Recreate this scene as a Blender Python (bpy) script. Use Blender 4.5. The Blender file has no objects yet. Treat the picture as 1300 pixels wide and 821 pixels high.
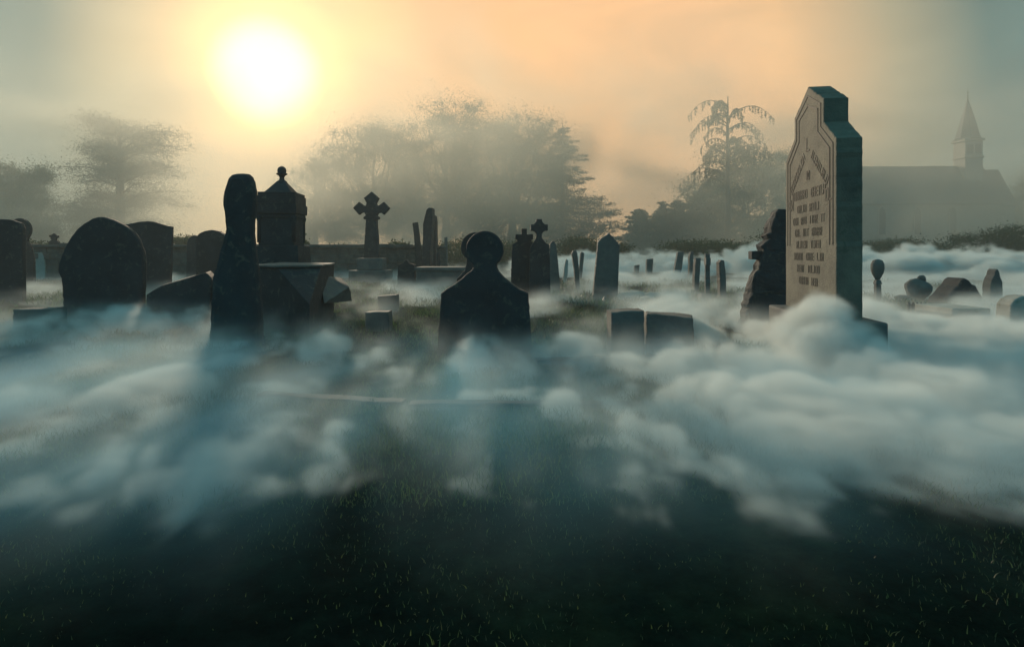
import bpy, bmesh, math, random
import numpy as np
from mathutils import Vector, Matrix, noise as mnoise

R = math.radians
F, HC, HORIZ, CX = 750.0, 0.70, 320.0, 650.0      # focal length in photo pixels, camera height (m), horizon row, centre column
scene = bpy.context.scene
C = scene.collection


def base_depth(py):
    return HC * F / (py - HORIZ)


def at(px, py, Y):
    return Vector(((px - CX) / F * Y, Y, HC - (py - HORIZ) / F * Y))


# ------------------------------------------------------------------ properties
def tag(o, label=None, cat=None, group=None, kind=None):
    if label: o['label'] = label
    if cat: o['category'] = cat
    if group: o['group'] = group
    if kind: o['kind'] = kind
    return o


def link(name, mesh, mat=None, parent=None):
    o = bpy.data.objects.new(name, mesh)
    C.objects.link(o)
    if mat is not None: mesh.materials.append(mat)
    if parent is not None: o.parent = parent
    return o


def empty(name, loc, label, cat, group=None, rz=0.0):
    o = bpy.data.objects.new(name, None)
    C.objects.link(o)
    o.location = loc
    o.rotation_euler = (0, 0, rz)
    o.empty_display_size = 0.2
    return tag(o, label, cat, group)


# ------------------------------------------------------------------ materials
def new_mat(name):
    m = bpy.data.materials.new(name)
    m.use_nodes = True
    nt = m.node_tree
    for n in list(nt.nodes): nt.nodes.remove(n)
    out = nt.nodes.new('ShaderNodeOutputMaterial')
    return m, nt, out


def N(nt, t, **kw):
    n = nt.nodes.new(t)
    for k, v in kw.items():
        if k in ('inp',):
            for a, b in v.items(): n.inputs[a].default_value = b
        else:
            setattr(n, k, v)
    return n


def ramp(nt, stops, fac=None):
    n = nt.nodes.new('ShaderNodeValToRGB')
    cr = n.color_ramp
    while len(cr.elements) > 1: cr.elements.remove(cr.elements[-1])
    cr.elements[0].position = stops[0][0]; cr.elements[0].color = (*stops[0][1], 1)
    for p, c in stops[1:]:
        e = cr.elements.new(p); e.color = (*c, 1)
    if fac is not None: nt.links.new(fac, n.inputs[0])
    return n


def stone_mat(name, c1, c2, lichen=(0.16, 0.17, 0.12), lich=0.5, rough=0.75, scale=1.0, bump=0.5):
    m, nt, out = new_mat(name)
    b = N(nt, 'ShaderNodeBsdfPrincipled', inp={'Roughness': rough, 'Specular IOR Level': 0.25})
    tc = N(nt, 'ShaderNodeTexCoord')
    oi = N(nt, 'ShaderNodeObjectInfo')
    add = N(nt, 'ShaderNodeVectorMath', operation='ADD')
    nt.links.new(tc.outputs['Object'], add.inputs[0])
    sc = N(nt, 'ShaderNodeVectorMath', operation='SCALE', inp={'Scale': 37.0})
    comb = N(nt, 'ShaderNodeCombineXYZ')
    for i in range(3): nt.links.new(oi.outputs['Random'], comb.inputs[i])
    nt.links.new(comb.outputs[0], sc.inputs[0]); nt.links.new(sc.outputs[0], add.inputs[1])
    n1 = N(nt, 'ShaderNodeTexNoise', inp={'Scale': 4.0 * scale, 'Detail': 8.0, 'Roughness': 0.65})
    n2 = N(nt, 'ShaderNodeTexNoise', inp={'Scale': 13.0 * scale, 'Detail': 6.0, 'Roughness': 0.7, 'Distortion': 0.6})
    n3 = N(nt, 'ShaderNodeTexNoise', inp={'Scale': 90.0 * scale, 'Detail': 5.0, 'Roughness': 0.7})
    for n in (n1, n2, n3): nt.links.new(add.outputs[0], n.inputs['Vector'])
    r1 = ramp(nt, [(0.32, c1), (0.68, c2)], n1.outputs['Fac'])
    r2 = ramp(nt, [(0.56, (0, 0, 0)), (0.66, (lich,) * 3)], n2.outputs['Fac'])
    mix = N(nt, 'ShaderNodeMix', data_type='RGBA')
    nt.links.new(r2.outputs[0], mix.inputs[0]); nt.links.new(r1.outputs[0], mix.inputs[6]); mix.inputs[7].default_value = (*lichen, 1)
    nt.links.new(mix.outputs[2], b.inputs['Base Color'])
    s = N(nt, 'ShaderNodeMath', operation='ADD'); nt.links.new(n2.outputs['Fac'], s.inputs[0]); nt.links.new(n3.outputs['Fac'], s.inputs[1])
    bp = N(nt, 'ShaderNodeBump', inp={'Strength': bump, 'Distance': 0.012})
    nt.links.new(s.outputs[0], bp.inputs['Height']); nt.links.new(bp.outputs[0], b.inputs['Normal'])
    nt.links.new(b.outputs[0], out.inputs['Surface'])
    return m


def plain_mat(name, col, rough=0.8, spec=0.2, noise=0.3, scale=8.0):
    m, nt, out = new_mat(name)
    b = N(nt, 'ShaderNodeBsdfPrincipled', inp={'Roughness': rough, 'Specular IOR Level': spec})
    tc = N(nt, 'ShaderNodeTexCoord')
    n1 = N(nt, 'ShaderNodeTexNoise', inp={'Scale': scale, 'Detail': 6.0})
    nt.links.new(tc.outputs['Object'], n1.inputs['Vector'])
    r = ramp(nt, [(0.3, tuple(c * (1 - noise) for c in col)), (0.7, tuple(c * (1 + noise) for c in col))], n1.outputs['Fac'])
    nt.links.new(r.outputs[0], b.inputs['Base Color'])
    nt.links.new(b.outputs[0], out.inputs['Surface'])
    return m


def leaf_mat(name, c1, c2, trans=0.3):
    m, nt, out = new_mat(name)
    d = N(nt, 'ShaderNodeBsdfDiffuse'); t = N(nt, 'ShaderNodeBsdfTranslucent')
    g = N(nt, 'ShaderNodeNewGeometry')
    r = ramp(nt, [(0.0, c1), (1.0, c2)], g.outputs['Random Per Island'])
    nt.links.new(r.outputs[0], d.inputs['Color']); nt.links.new(r.outputs[0], t.inputs['Color'])
    mx = N(nt, 'ShaderNodeMixShader', inp={0: trans})
    nt.links.new(d.outputs[0], mx.inputs[1]); nt.links.new(t.outputs[0], mx.inputs[2])
    nt.links.new(mx.outputs[0], out.inputs['Surface'])
    return m


M = {
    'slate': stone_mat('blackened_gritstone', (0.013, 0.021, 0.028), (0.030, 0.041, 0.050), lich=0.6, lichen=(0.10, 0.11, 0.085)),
    'granite': stone_mat('grey_granite', (0.07, 0.075, 0.08), (0.13, 0.135, 0.13), lich=0.4),
    'sand': stone_mat('pale_sandstone', (0.080, 0.082, 0.070), (0.175, 0.165, 0.130), lichen=(0.07, 0.08, 0.06), lich=0.8, bump=0.6),
    'pale': stone_mat('pale_weathered_limestone', (0.26, 0.26, 0.24), (0.40, 0.39, 0.36), lichen=(0.14, 0.15, 0.1), lich=0.6),
    'wall': stone_mat('drystone_wall_stone', (0.05, 0.055, 0.055), (0.12, 0.12, 0.11), scale=1.0, bump=1.0),
    'chapel': stone_mat('chapel_stone', (0.20, 0.19, 0.17), (0.30, 0.28, 0.25), scale=0.3),
    'roof': stone_mat('chapel_roof_slate', (0.05, 0.055, 0.06), (0.09, 0.095, 0.10), scale=0.3),
    'glass': plain_mat('dark_leaded_glass', (0.02, 0.025, 0.03), 0.2, 0.5),
    'iron': plain_mat('wrought_iron', (0.03, 0.03, 0.03), 0.5, 0.4),
    'bark': plain_mat('dark_bark', (0.055, 0.045, 0.035), 0.9, 0.1, 0.4, 3.0),
    'ink': plain_mat('worn_black_lettering', (0.045, 0.045, 0.04), 0.7, 0.2, 0.3, 30.0),
    'leaf': leaf_mat('broad_leaf', (0.030, 0.055, 0.020), (0.075, 0.105, 0.040)),
    'needle': leaf_mat('dark_needle', (0.022, 0.040, 0.022), (0.055, 0.075, 0.040), 0.2),
    'larch': leaf_mat('larch_needle', (0.040, 0.055, 0.028), (0.085, 0.100, 0.050), 0.3),
    'bush': leaf_mat('bush_leaf', (0.025, 0.045, 0.020), (0.065, 0.090, 0.040)),
}


def grass_mat():
    m, nt, out = new_mat('wet_grass_blade')
    g = N(nt, 'ShaderNodeNewGeometry')
    r = ramp(nt, [(0.0, (0.012, 0.036, 0.018)), (0.55, (0.024, 0.070, 0.030)), (0.85, (0.075, 0.130, 0.040)), (1.0, (0.060, 0.080, 0.030))], g.outputs['Random Per Island'])
    b = N(nt, 'ShaderNodeBsdfPrincipled', inp={'Roughness': 0.45, 'Specular IOR Level': 0.35})
    t = N(nt, 'ShaderNodeBsdfTranslucent')
    nt.links.new(r.outputs[0], b.inputs['Base Color']); nt.links.new(r.outputs[0], t.inputs['Color'])
    mx = N(nt, 'ShaderNodeMixShader', inp={0: 0.5})
    nt.links.new(b.outputs[0], mx.inputs[1]); nt.links.new(t.outputs[0], mx.inputs[2])
    nt.links.new(mx.outputs[0], out.inputs['Surface'])
    return m


def ground_mat():
    m, nt, out = new_mat('damp_turf')
    tc = N(nt, 'ShaderNodeTexCoord')
    n1 = N(nt, 'ShaderNodeTexNoise', inp={'Scale': 0.7, 'Detail': 7.0, 'Roughness': 0.65})
    n2 = N(nt, 'ShaderNodeTexNoise', inp={'Scale': 14.0, 'Detail': 8.0, 'Roughness': 0.75})
    n3 = N(nt, 'ShaderNodeTexNoise', inp={'Scale': 70.0, 'Detail': 6.0, 'Roughness': 0.8})
    for n in (n1, n2, n3): nt.links.new(tc.outputs['Object'], n.inputs['Vector'])
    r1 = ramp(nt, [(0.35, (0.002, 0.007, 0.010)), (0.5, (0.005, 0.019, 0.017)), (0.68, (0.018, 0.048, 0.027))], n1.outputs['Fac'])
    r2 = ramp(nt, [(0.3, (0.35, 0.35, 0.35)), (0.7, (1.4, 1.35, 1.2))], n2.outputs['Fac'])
    mul = N(nt, 'ShaderNodeMix', data_type='RGBA', blend_type='MULTIPLY', inp={0: 1.0})
    nt.links.new(r1.outputs[0], mul.inputs[6]); nt.links.new(r2.outputs[0], mul.inputs[7])
    b = N(nt, 'ShaderNodeBsdfPrincipled', inp={'Roughness': 0.95, 'Specular IOR Level': 0.0})
    nt.links.new(mul.outputs[2], b.inputs['Base Color'])
    s = N(nt, 'ShaderNodeMath', operation='ADD'); nt.links.new(n2.outputs['Fac'], s.inputs[0]); nt.links.new(n3.outputs['Fac'], s.inputs[1])
    bp = N(nt, 'ShaderNodeBump', inp={'Strength': 0.9, 'Distance': 0.04}); nt.links.new(s.outputs[0], bp.inputs['Height'])
    nt.links.new(bp.outputs[0], b.inputs['Normal'])
    nt.links.new(b.outputs[0], out.inputs['Surface'])
    return m


# ------------------------------------------------------------------ ground
def gz(x, y):
    return 0.018 * math.sin(1.7 * x + 0.6 * y) * math.sin(1.1 * y - 0.4 * x) + 0.012 * math.sin(4.3 * x + 1.0) * math.sin(3.7 * y)


def build_ground():
    def axis(lim0, lim1, fine0, fine1, step):
        a = list(np.arange(fine0, fine1 + 1e-6, step))
        v, st = fine1, step
        while v < lim1:
            st *= 1.25; v += st; a.append(min(v, lim1))
        v, st = fine0, step
        while v > lim0:
            st *= 1.25; v -= st; a.insert(0, max(v, lim0))
        return a
    xs = axis(-205, 205, -9, 9, 0.12); ys = axis(-45, 300, 0, 16, 0.12)
    V = [(x, y, gz(x, y)) for y in ys for x in xs]
    nx = len(xs)
    Fc = [(j * nx + i, j * nx + i + 1, (j + 1) * nx + i + 1, (j + 1) * nx + i) for j in range(len(ys) - 1) for i in range(nx - 1)]
    me = bpy.data.meshes.new('ground'); me.from_pydata(V, [], Fc)
    for p in me.polygons: p.use_smooth = True
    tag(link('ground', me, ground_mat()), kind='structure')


build_ground()


def build_grass():
    rng = np.random.default_rng(5)
    out_v, out_f = [], []
    cnt = 0
    bands = [(0.9, 1.75, 9000, 0.014, 0.0012), (1.6, 2.2, 12000, 0.022, 0.0016), (2.0, 4.0, 100000, 0.032, 0.0021), (4.0, 7.5, 80000, 0.042, 0.0036), (7.5, 14.0, 42000, 0.07, 0.009)]
    for y0, y1, n, h, w in bands:
        y = np.sqrt(rng.uniform(y0 ** 2, y1 ** 2, n)); x = rng.uniform(-1.0, 1.0, n) * y * 1.0
        # tufts: keep a blade where a low noise is high, thin elsewhere
        t = np.sin(3.1 * x + 1.3 * np.sin(2.3 * y)) * np.sin(2.7 * y + 1.1 * np.sin(1.9 * x)) + 0.6 * np.sin(9 * x + 4 * np.sin(5 * y)) * np.sin(8 * y)
        keep = rng.uniform(-1.3, 0.9, n) < t
        x, y, t = x[keep], y[keep], t[keep]; n = len(x)
        hh = h * rng.uniform(0.45, 1.25, n) * (1 + 0.35 * np.clip(t, -1, 1)); a = rng.uniform(0, 2 * np.pi, n); ww = w * rng.uniform(0.7, 1.3, n)
        la = rng.uniform(0, 2 * np.pi, n); ln = hh * rng.uniform(0.1, 0.9, n)
        z = 0.018 * np.sin(1.7 * x + 0.6 * y) * np.sin(1.1 * y - 0.4 * x) + 0.012 * np.sin(4.3 * x + 1.0) * np.sin(3.7 * y) - 0.004
        dx, dy = np.cos(a) * ww, np.sin(a) * ww
        mx, my = np.cos(la) * ln * 0.35, np.sin(la) * ln * 0.35
        tx, ty = np.cos(la) * ln, np.sin(la) * ln
        P = np.stack([np.stack([x - dx, y - dy, z], 1), np.stack([x + dx, y + dy, z], 1),
                      np.stack([x + mx + dx * .7, y + my + dy * .7, z + hh * .6], 1), np.stack([x + mx - dx * .7, y + my - dy * .7, z + hh * .6], 1),
                      np.stack([x + tx, y + ty, z + hh], 1)], 1)
        out_v.append(P.reshape(-1, 3)); b = cnt + np.arange(n) * 5; cnt += n * 5
        out_f.append((b, n))
    V = np.concatenate(out_v)
    nb = len(V) // 5
    b = np.arange(nb) * 5
    loops = np.stack([b, b + 1, b + 2, b + 3, b + 3, b + 2, b + 4], 1).reshape(-1)
    starts = np.stack([np.arange(nb) * 7, np.arange(nb) * 7 + 4], 1).reshape(-1)
    me = bpy.data.meshes.new('grass')
    me.vertices.add(len(V)); me.vertices.foreach_set('co', V.astype(np.float32).reshape(-1))
    me.loops.add(len(loops)); me.loops.foreach_set('vertex_index', loops.astype(np.int32))
    me.polygons.add(len(starts)); me.polygons.foreach_set('loop_start', starts.astype(np.int32))
    me.update(calc_edges=True); me.validate()
    tag(link('grass', me, grass_mat()), 'short wet grass covering the turf between the graves', 'grass', kind='stuff')


build_grass()


# ------------------------------------------------------------------ stone shapes
def densify(pts, step, jit, rng):
    out = []
    n = len(pts)
    for i in range(n):
        a, b = Vector(pts[i]), Vector(pts[(i + 1) % n])
        L = (b - a).length
        k = max(1, int(L / step))
        out.append((a.x, a.y))
        for j in range(1, k):
            p = a.lerp(b, j / k)
            nn = Vector((b.y - a.y, a.x - b.x)).normalized() * rng.gauss(0, jit)
            out.append((p.x + nn.x, p.y + nn.y))
    return out


def area2(p):
    return sum(p[i][0] * p[(i + 1) % len(p)][1] - p[(i + 1) % len(p)][0] * p[i][1] for i in range(len(p)))


def prism(outline, y0, y1, bev=0.008, seed=1, jit=0.0018, step=0.03):
    """Outline in local x,z extruded from y0 to y1 with a small rounded arris; returns a mesh."""
    rng = random.Random(seed)
    pts = densify(outline, step, jit, rng)
    if area2(pts) < 0: pts.reverse()
    n = len(pts)
    inner = []
    for i in range(n):
        a, b, c = Vector(pts[i - 1]), Vector(pts[i]), Vector(pts[(i + 1) % n])
        e1, e2 = (b - a), (c - b)
        n1 = Vector((-e1.y, e1.x)); n2 = Vector((-e2.y, e2.x))
        nn = (n1.normalized() + n2.normalized()) if n1.length > 1e-9 and n2.length > 1e-9 else n1
        nn = nn.normalized() if nn.length > 1e-6 else Vector((0, 0))
        inner.append(b + nn * bev)
    mid = [Vector(p) for p in pts]
    half = [a.lerp(b, 0.3) for a, b in zip(mid, inner)]
    rings = [(inner, y0), (half, y0 + bev * 0.3), (mid, y0 + bev), (mid, y1 - bev), (half, y1 - bev * 0.3), (inner, y1)]
    V = []
    for ring, y in rings: V += [(p.x, y, p.y) for p in ring]
    Fc = []
    for k in range(5):
        for i in range(n):
            j = (i + 1) % n
            Fc.append((k * n + i, k * n + j, (k + 1) * n + j, (k + 1) * n + i))
    Fc.append(tuple(range(n - 1, -1, -1))); Fc.append(tuple(5 * n + i for i in range(n)))
    me = bpy.data.meshes.new('stone'); me.from_pydata(V, [], Fc)
    bm = bmesh.new(); bm.from_mesh(me)
    bmesh.ops.recalc_face_normals(bm, faces=bm.faces)
    bm.to_mesh(me); bm.free()
    return me


def box_mesh(x0, x1, y0, y1, z0, z1, bev=0.01, taper=0.0, cuts=0, rough=0.0, seed=3):
    bm = bmesh.new()
    cx, cy = (x0 + x1) / 2, (y0 + y1) / 2
    v = []
    for z, t in ((z0, 1.0), (z1, 1.0 - taper)):
        for x, y in ((x0, y0), (x1, y0), (x1, y1), (x0, y1)):
            v.append(bm.verts.new((cx + (x - cx) * t, cy + (y - cy) * t, z)))
    for f in ((3, 2, 1, 0), (4, 5, 6, 7), (0, 1, 5, 4), (1, 2, 6, 5), (2, 3, 7, 6), (3, 0, 4, 7)):
        bm.faces.new([v[i] for i in f])
    if bev: bmesh.ops.bevel(bm, geom=bm.edges[:], offset=bev, segments=2, affect='EDGES', profile=0.6)
    if cuts: bmesh.ops.subdivide_edges(bm, edges=[e for e in bm.edges if e.calc_length() > 3 * bev + 0.02], cuts=cuts, use_grid_fill=True)
    if rough:
        for vv in bm.verts:
            d = mnoise.noise_vector(vv.co * 6 + Vector((seed, seed * 2, 0)))
            vv.co += d * rough
    bmesh.ops.recalc_face_normals(bm, faces=bm.faces)
    me = bpy.data.meshes.new('block'); bm.to_mesh(me); bm.free()
    return me


def lathe(profile, seg=20, sy=1.0):
    V, Fc = [], []
    for r, z in profile:
        for i in range(seg):
            a = 2 * math.pi * i / seg
            V.append((r * math.cos(a), sy * r * math.sin(a), z))
    n = len(profile)
    for k in range(n - 1):
        for i in range(seg):
            j = (i + 1) % seg
            Fc.append((k * seg + i, k * seg + j, (k + 1) * seg + j, (k + 1) * seg + i))
    Fc.append(tuple(range(seg - 1, -1, -1))); Fc.append(tuple((n - 1) * seg + i for i in range(seg)))
    me = bpy.data.meshes.new('turned'); me.from_pydata(V, [], Fc)
    for p in me.polygons[:-2]: p.use_smooth = True
    return me


def join(meshes):
    bm = bmesh.new()
    for m in meshes: bm.from_mesh(m)
    me = bpy.data.meshes.new('joined'); bm.to_mesh(me); bm.free()
    return me


def hull(points, bev=0.01, sub=0, rough=0.0, seed=0):
    bm = bmesh.new()
    for p in points: bm.verts.new(p)
    r = bmesh.ops.convex_hull(bm, input=bm.verts[:])
    bmesh.ops.dissolve_limit(bm, angle_limit=R(2), verts=bm.verts[:], edges=bm.edges[:])
    if bev: bmesh.ops.bevel(bm, geom=bm.edges[:], offset=bev, segments=2, affect='EDGES', profile=0.6)
    if sub:
        bmesh.ops.triangulate(bm, faces=bm.faces[:])
        bmesh.ops.subdivide_edges(bm, edges=bm.edges[:], cuts=sub, use_grid_fill=True)
        for v in bm.verts:
            d = mnoise.noise_vector(v.co * 5 + Vector((seed, 0, seed))) + 0.5 * mnoise.noise_vector(v.co * 14)
            v.co += d * rough
    bmesh.ops.recalc_face_normals(bm, faces=bm.faces)
    me = bpy.data.meshes.new('hull'); bm.to_mesh(me); bm.free()
    return me


def rock(r, seed, sub=3, amp=0.35, sq=(1, 1, 1)):
    bm = bmesh.new()
    bmesh.ops.create_icosphere(bm, subdivisions=sub, radius=1.0)
    for v in bm.verts:
        d = mnoise.noise(v.co * 1.3 + Vector((seed * 7.1, seed, 0))) * amp + mnoise.noise(v.co * 4 + Vector((seed, 0, 3))) * amp * 0.35
        v.co = Vector((v.co.x * sq[0], v.co.y * sq[1], v.co.z * sq[2])) * r * (1 + d)
    me = bpy.data.meshes.new('rock'); bm.to_mesh(me); bm.free()
    return me


SINK = 0.05
seed_counter = [10]


def loc_out(pts, cx, by, s):
    return [((x - cx) * s, (by - y) * s) for x, y in pts]


def arc(cx, cy, r, a0, a1, n, ry=None):
    ry = r if ry is None else ry
    return [(cx + r * math.cos(R(a0 + (a1 - a0) * i / n)), cy - ry * math.sin(R(a0 + (a1 - a0) * i / n))) for i in range(n + 1)]


def grave(name, label, cat, pts, by, thick, mat, Y=None, group=None, rz=0.0, bev=0.01, plinth=None, part='stone'):
    """A standing stone from its outline (photo pixels) at the depth where its foot meets the ground."""
    Y = base_depth(by) if Y is None else Y
    by = HORIZ + HC * F / Y
    s = Y / F
    cx = (min(p[0] for p in pts) + max(p[0] for p in pts)) / 2
    seed_counter[0] += 1
    x, y = (cx - CX) / F * Y, Y
    o = loc_out(pts, cx, by, s)
    zmin = min(p[1] for p in o)
    o = [(px / max(0.4, math.cos(rz)), (-SINK if pz < zmin + 0.02 and zmin < 0.1 else pz)) for px, pz in o]
    if plinth is None:
        me = prism(o, 0, thick, bev, seed_counter[0])
        ob = link(name, me, M[mat]); ob.location = (x, y, gz(x, y)); ob.rotation_euler = (0, 0, rz)
        return tag(ob, label, cat, group)
    root = empty(name, (x, y, gz(x, y)), label, cat, group, rz)
    link('stone', prism(o, 0, thick, bev, seed_counter[0]), M[mat], root)
    pw, ph, pd = plinth
    link('plinth', box_mesh(-pw / 2, pw / 2, -pd, thick + pd, -SINK, ph, 0.012), M[mat], root)
    return root


HS = 'headstones standing in the old churchyard'
# --- far left ------------------------------------------------------------------------------------
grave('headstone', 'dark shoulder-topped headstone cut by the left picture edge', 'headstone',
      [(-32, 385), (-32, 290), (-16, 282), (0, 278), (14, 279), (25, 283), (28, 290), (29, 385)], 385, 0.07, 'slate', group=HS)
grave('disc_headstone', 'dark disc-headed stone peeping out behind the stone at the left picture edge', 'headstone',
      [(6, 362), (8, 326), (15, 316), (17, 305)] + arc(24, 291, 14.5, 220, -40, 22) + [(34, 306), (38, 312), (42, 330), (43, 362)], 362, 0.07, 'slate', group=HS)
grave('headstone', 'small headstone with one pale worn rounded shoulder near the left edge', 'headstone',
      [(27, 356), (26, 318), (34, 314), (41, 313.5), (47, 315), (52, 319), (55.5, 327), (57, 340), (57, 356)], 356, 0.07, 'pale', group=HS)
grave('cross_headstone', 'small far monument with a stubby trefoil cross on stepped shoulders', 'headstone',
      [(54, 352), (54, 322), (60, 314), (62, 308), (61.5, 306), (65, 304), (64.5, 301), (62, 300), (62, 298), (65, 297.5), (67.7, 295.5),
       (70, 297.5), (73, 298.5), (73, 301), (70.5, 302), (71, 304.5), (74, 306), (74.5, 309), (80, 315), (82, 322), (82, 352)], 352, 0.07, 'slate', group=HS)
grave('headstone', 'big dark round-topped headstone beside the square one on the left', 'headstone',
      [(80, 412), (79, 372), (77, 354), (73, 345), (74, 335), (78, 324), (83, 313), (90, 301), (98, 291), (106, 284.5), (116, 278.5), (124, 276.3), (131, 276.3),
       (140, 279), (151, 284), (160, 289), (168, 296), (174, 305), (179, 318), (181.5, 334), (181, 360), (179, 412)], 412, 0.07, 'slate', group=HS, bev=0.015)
grave('headstone', 'broad dark headstone with a shallow wavy top behind the round-topped one', 'headstone',
      [(156, 372), (155, 287), (163, 285.5), (175, 283), (188, 282), (196, 283), (203, 285.5), (210, 287.5), (218, 289), (217, 332), (215, 372)], 372, 0.07, 'slate', group=HS, bev=0.012)
grave('headstone', 'small far headstone with a rounded shoulder left of the round-headed slab', 'headstone',
      [(236, 358), (237, 308), (240, 301), (245, 298), (250, 299), (254, 303), (254, 358)], 358, 0.12, 'slate', group=HS)
grave('headstone', 'dark round-headed slab just left of the tall bulbous monument', 'headstone',
      [(249, 366), (248, 302), (252, 296), (259, 292.5), (268, 291), (277, 292.5), (284, 297), (288, 303), (288, 366)], 366, 0.14, 'slate', group=HS)
# low block in the fog
grave('stone_block', 'low square stone block in fog below the round-topped headstone', 'stone block',
      [(16, 422), (16, 395), (64, 394), (65, 422)], 422, 0.2, 'granite', group='low stone blocks in the grass')

# --- tall bulbous slab seen edge-on ----------------------------------------------------------------
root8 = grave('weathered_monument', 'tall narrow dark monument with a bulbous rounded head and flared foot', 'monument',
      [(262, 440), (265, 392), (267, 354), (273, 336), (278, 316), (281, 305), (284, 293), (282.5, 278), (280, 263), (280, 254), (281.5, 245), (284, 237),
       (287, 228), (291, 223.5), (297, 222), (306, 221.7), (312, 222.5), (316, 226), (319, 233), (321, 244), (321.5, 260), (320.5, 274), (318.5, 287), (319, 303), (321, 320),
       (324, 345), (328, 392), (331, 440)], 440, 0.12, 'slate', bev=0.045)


# --- pinnacle monument -----------------------------------------------------------------------------
def pinnacle():
    by = 388.0; Y = base_depth(by); s = Y / F
    x = (346.5 - CX) / F * Y
    root = empty('pinnacle_monument', (x, Y + 0.3, gz(x, Y)), 'tall dark gabled monument crowned by an urn finial', 'monument', rz=R(4))
    z = lambda py: (by - py) * s
    hw = lambda px: (px - 346.5) * s
    b = hw(377)
    link('plinth', join([box_mesh(-b * 1.12, b * 1.12, -b * 1.12, b * 1.12, -SINK, z(352), 0.012),
                         box_mesh(-b, b, -b, b, z(352) + .002, z(312), 0.012, taper=0.06)]), M['slate'], root)
    w = hw(369)
    body = [box_mesh(-w, w, -w, w, z(312) + .002, z(276), 0.008), box_mesh(-w * .96, w * .96, -w * .96, w * .96, z(276) + .002, z(246), 0.008)]
    for sx in (-1, 1):
        for sy in (-1, 1):   # corner colonnettes
            m = lathe([(0.028, z(308)), (0.028, z(280)), (0.04, z(277)), (0.04, z(274))], 10)
            m.transform(Matrix.Translation((sx * w * .96, sy * w * .96, 0))); body.append(m)
    link('shaft', join(body), M['slate'], root)
    g = hw(372.5)
    def sq(w_, z0, z1, t=0.0): return box_mesh(-w_, w_, -w_, w_, z0, z1, 0.008, taper=t)
    cap = [sq(g * .93, z(276), z(271)), sq(g, z(271) + .002, z(258)), sq(g * .95, z(258) + .002, z(247)), sq(g * .90, z(247) + .002, z(243))]
    hullp = [(a * g * .66, b * g * .66, z(243) + .002) for a in (-1, 1) for b in (-1, 1)] + [(a * hw(351.5), b * hw(351.5), z(227.5)) for a in (-1, 1) for b in (-1, 1)]
    cap.append(hull(hullp, 0.006))
    for a in (0, 90):      # small gables on each face
        m = prism([(-g * .62, z(247)), (0, z(233)), (g * .62, z(247))], -g * .96, g * .96, 0.006, 4, 0); m.transform(Matrix.Rotation(R(a), 4, 'Z')); cap.append(m) if False else None
    link('gabled_cap', join(cap), M['slate'], root)
    u_ = s
    prof = [(a * u_, z(b)) for a, b in [(6.8, 229.5), (6.2, 227), (3.4, 225.5), (2.9, 222), (4.2, 219.5), (6.9, 218.2), (7.0, 216.8), (5.0, 216), (5.6, 214.5), (5.7, 212.5), (4.9, 210), (3.2, 208.2), (1.2, 207.3)]]
    link('finial', lathe(prof, 18), M['slate'], root)


pinnacle()


# --- low tombs ------------------------------------------------------------------------------------
def chest_tomb():
    Yc = 4.9
    c = at(393, 341, Yc); zt = c.z
    L = at(316, 336, 5.35); L.z = zt
    Rr = at(424, 341, 6.3); Rr.z = zt
    B = L + (Rr - c)
    root = empty('chest_tomb', ((c.x + L.x) / 2, Yc + 0.4, 0), 'dark block tomb with one corner sliced off in a slanting triangle', 'tomb')
    off = Vector(root.location)
    a = c + (L - c) * 0.52; b = c + (Rr - c) * 0.42
    low = Vector((c.x, c.y, at(393, 386, Yc).z))
    pts = [a, b, low, L, Rr, B]
    pts += [Vector((p.x, p.y, -SINK)) for p in (c, L, Rr, B)]
    link('body', hull([p - off for p in pts], 0.006, 5, 0.004, 3), M['slate'], root)
    # thin capstone on what is left of the top
    up = Vector((0, 0, 0.022))
    cen = (L + Rr + B) / 3
    tp = [a, b, Rr, B, L]
    tp = [cen + (p - cen) * 1.035 for p in tp]
    pts2 = [p + Vector((0, 0, 0.003)) - off for p in tp] + [p + up - off for p in tp]
    link('capstone', hull(pts2, 0.006, 5, 0.006, 8), M['granite'], root)


chest_tomb()
# leaning pale slab at the tomb's right
root_ls = hull([at(408, 348, 5.9), at(411, 386, 5.4), at(444, 364, 6.0), at(434, 353, 6.4), at(408, 360, 6.1) + Vector((0, .1, -.08)), at(444, 376, 6.2) + Vector((0, .1, -.06))], 0.006, 4, 0.012, 4)
o = link('fallen_slab', root_ls, M['granite']); tag(o, 'rough broken slab leaning on the right side of the sliced block tomb', 'slab')


def slope_tomb():
    Y = 5.6
    p = [(186, 374), (206, 362), (262, 346), (268, 352), (266, 364)]
    pts = [at(x, y, Y) for x, y in p] + [at(x + 6, y - 2, Y + 0.55) for x, y in p]
    pts += [Vector((at(186, 0, Y).x, Y - .02, -SINK)), Vector((at(266, 0, Y).x, Y - .02, -SINK)), Vector((at(266, 0, Y).x, Y + .55, -SINK)), Vector((at(186, 0, Y).x, Y + .55, -SINK))]
    off = Vector((at(226, 0, Y).x, Y + .27, 0))
    o = link('coped_tomb', hull([q - off for q in pts], 0.008, 4, 0.008, 2), M['slate'])
    o.location = off
    tag(o, 'low dark tomb with a slanting top left of the bulbous monument', 'tomb')


slope_tomb()


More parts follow.
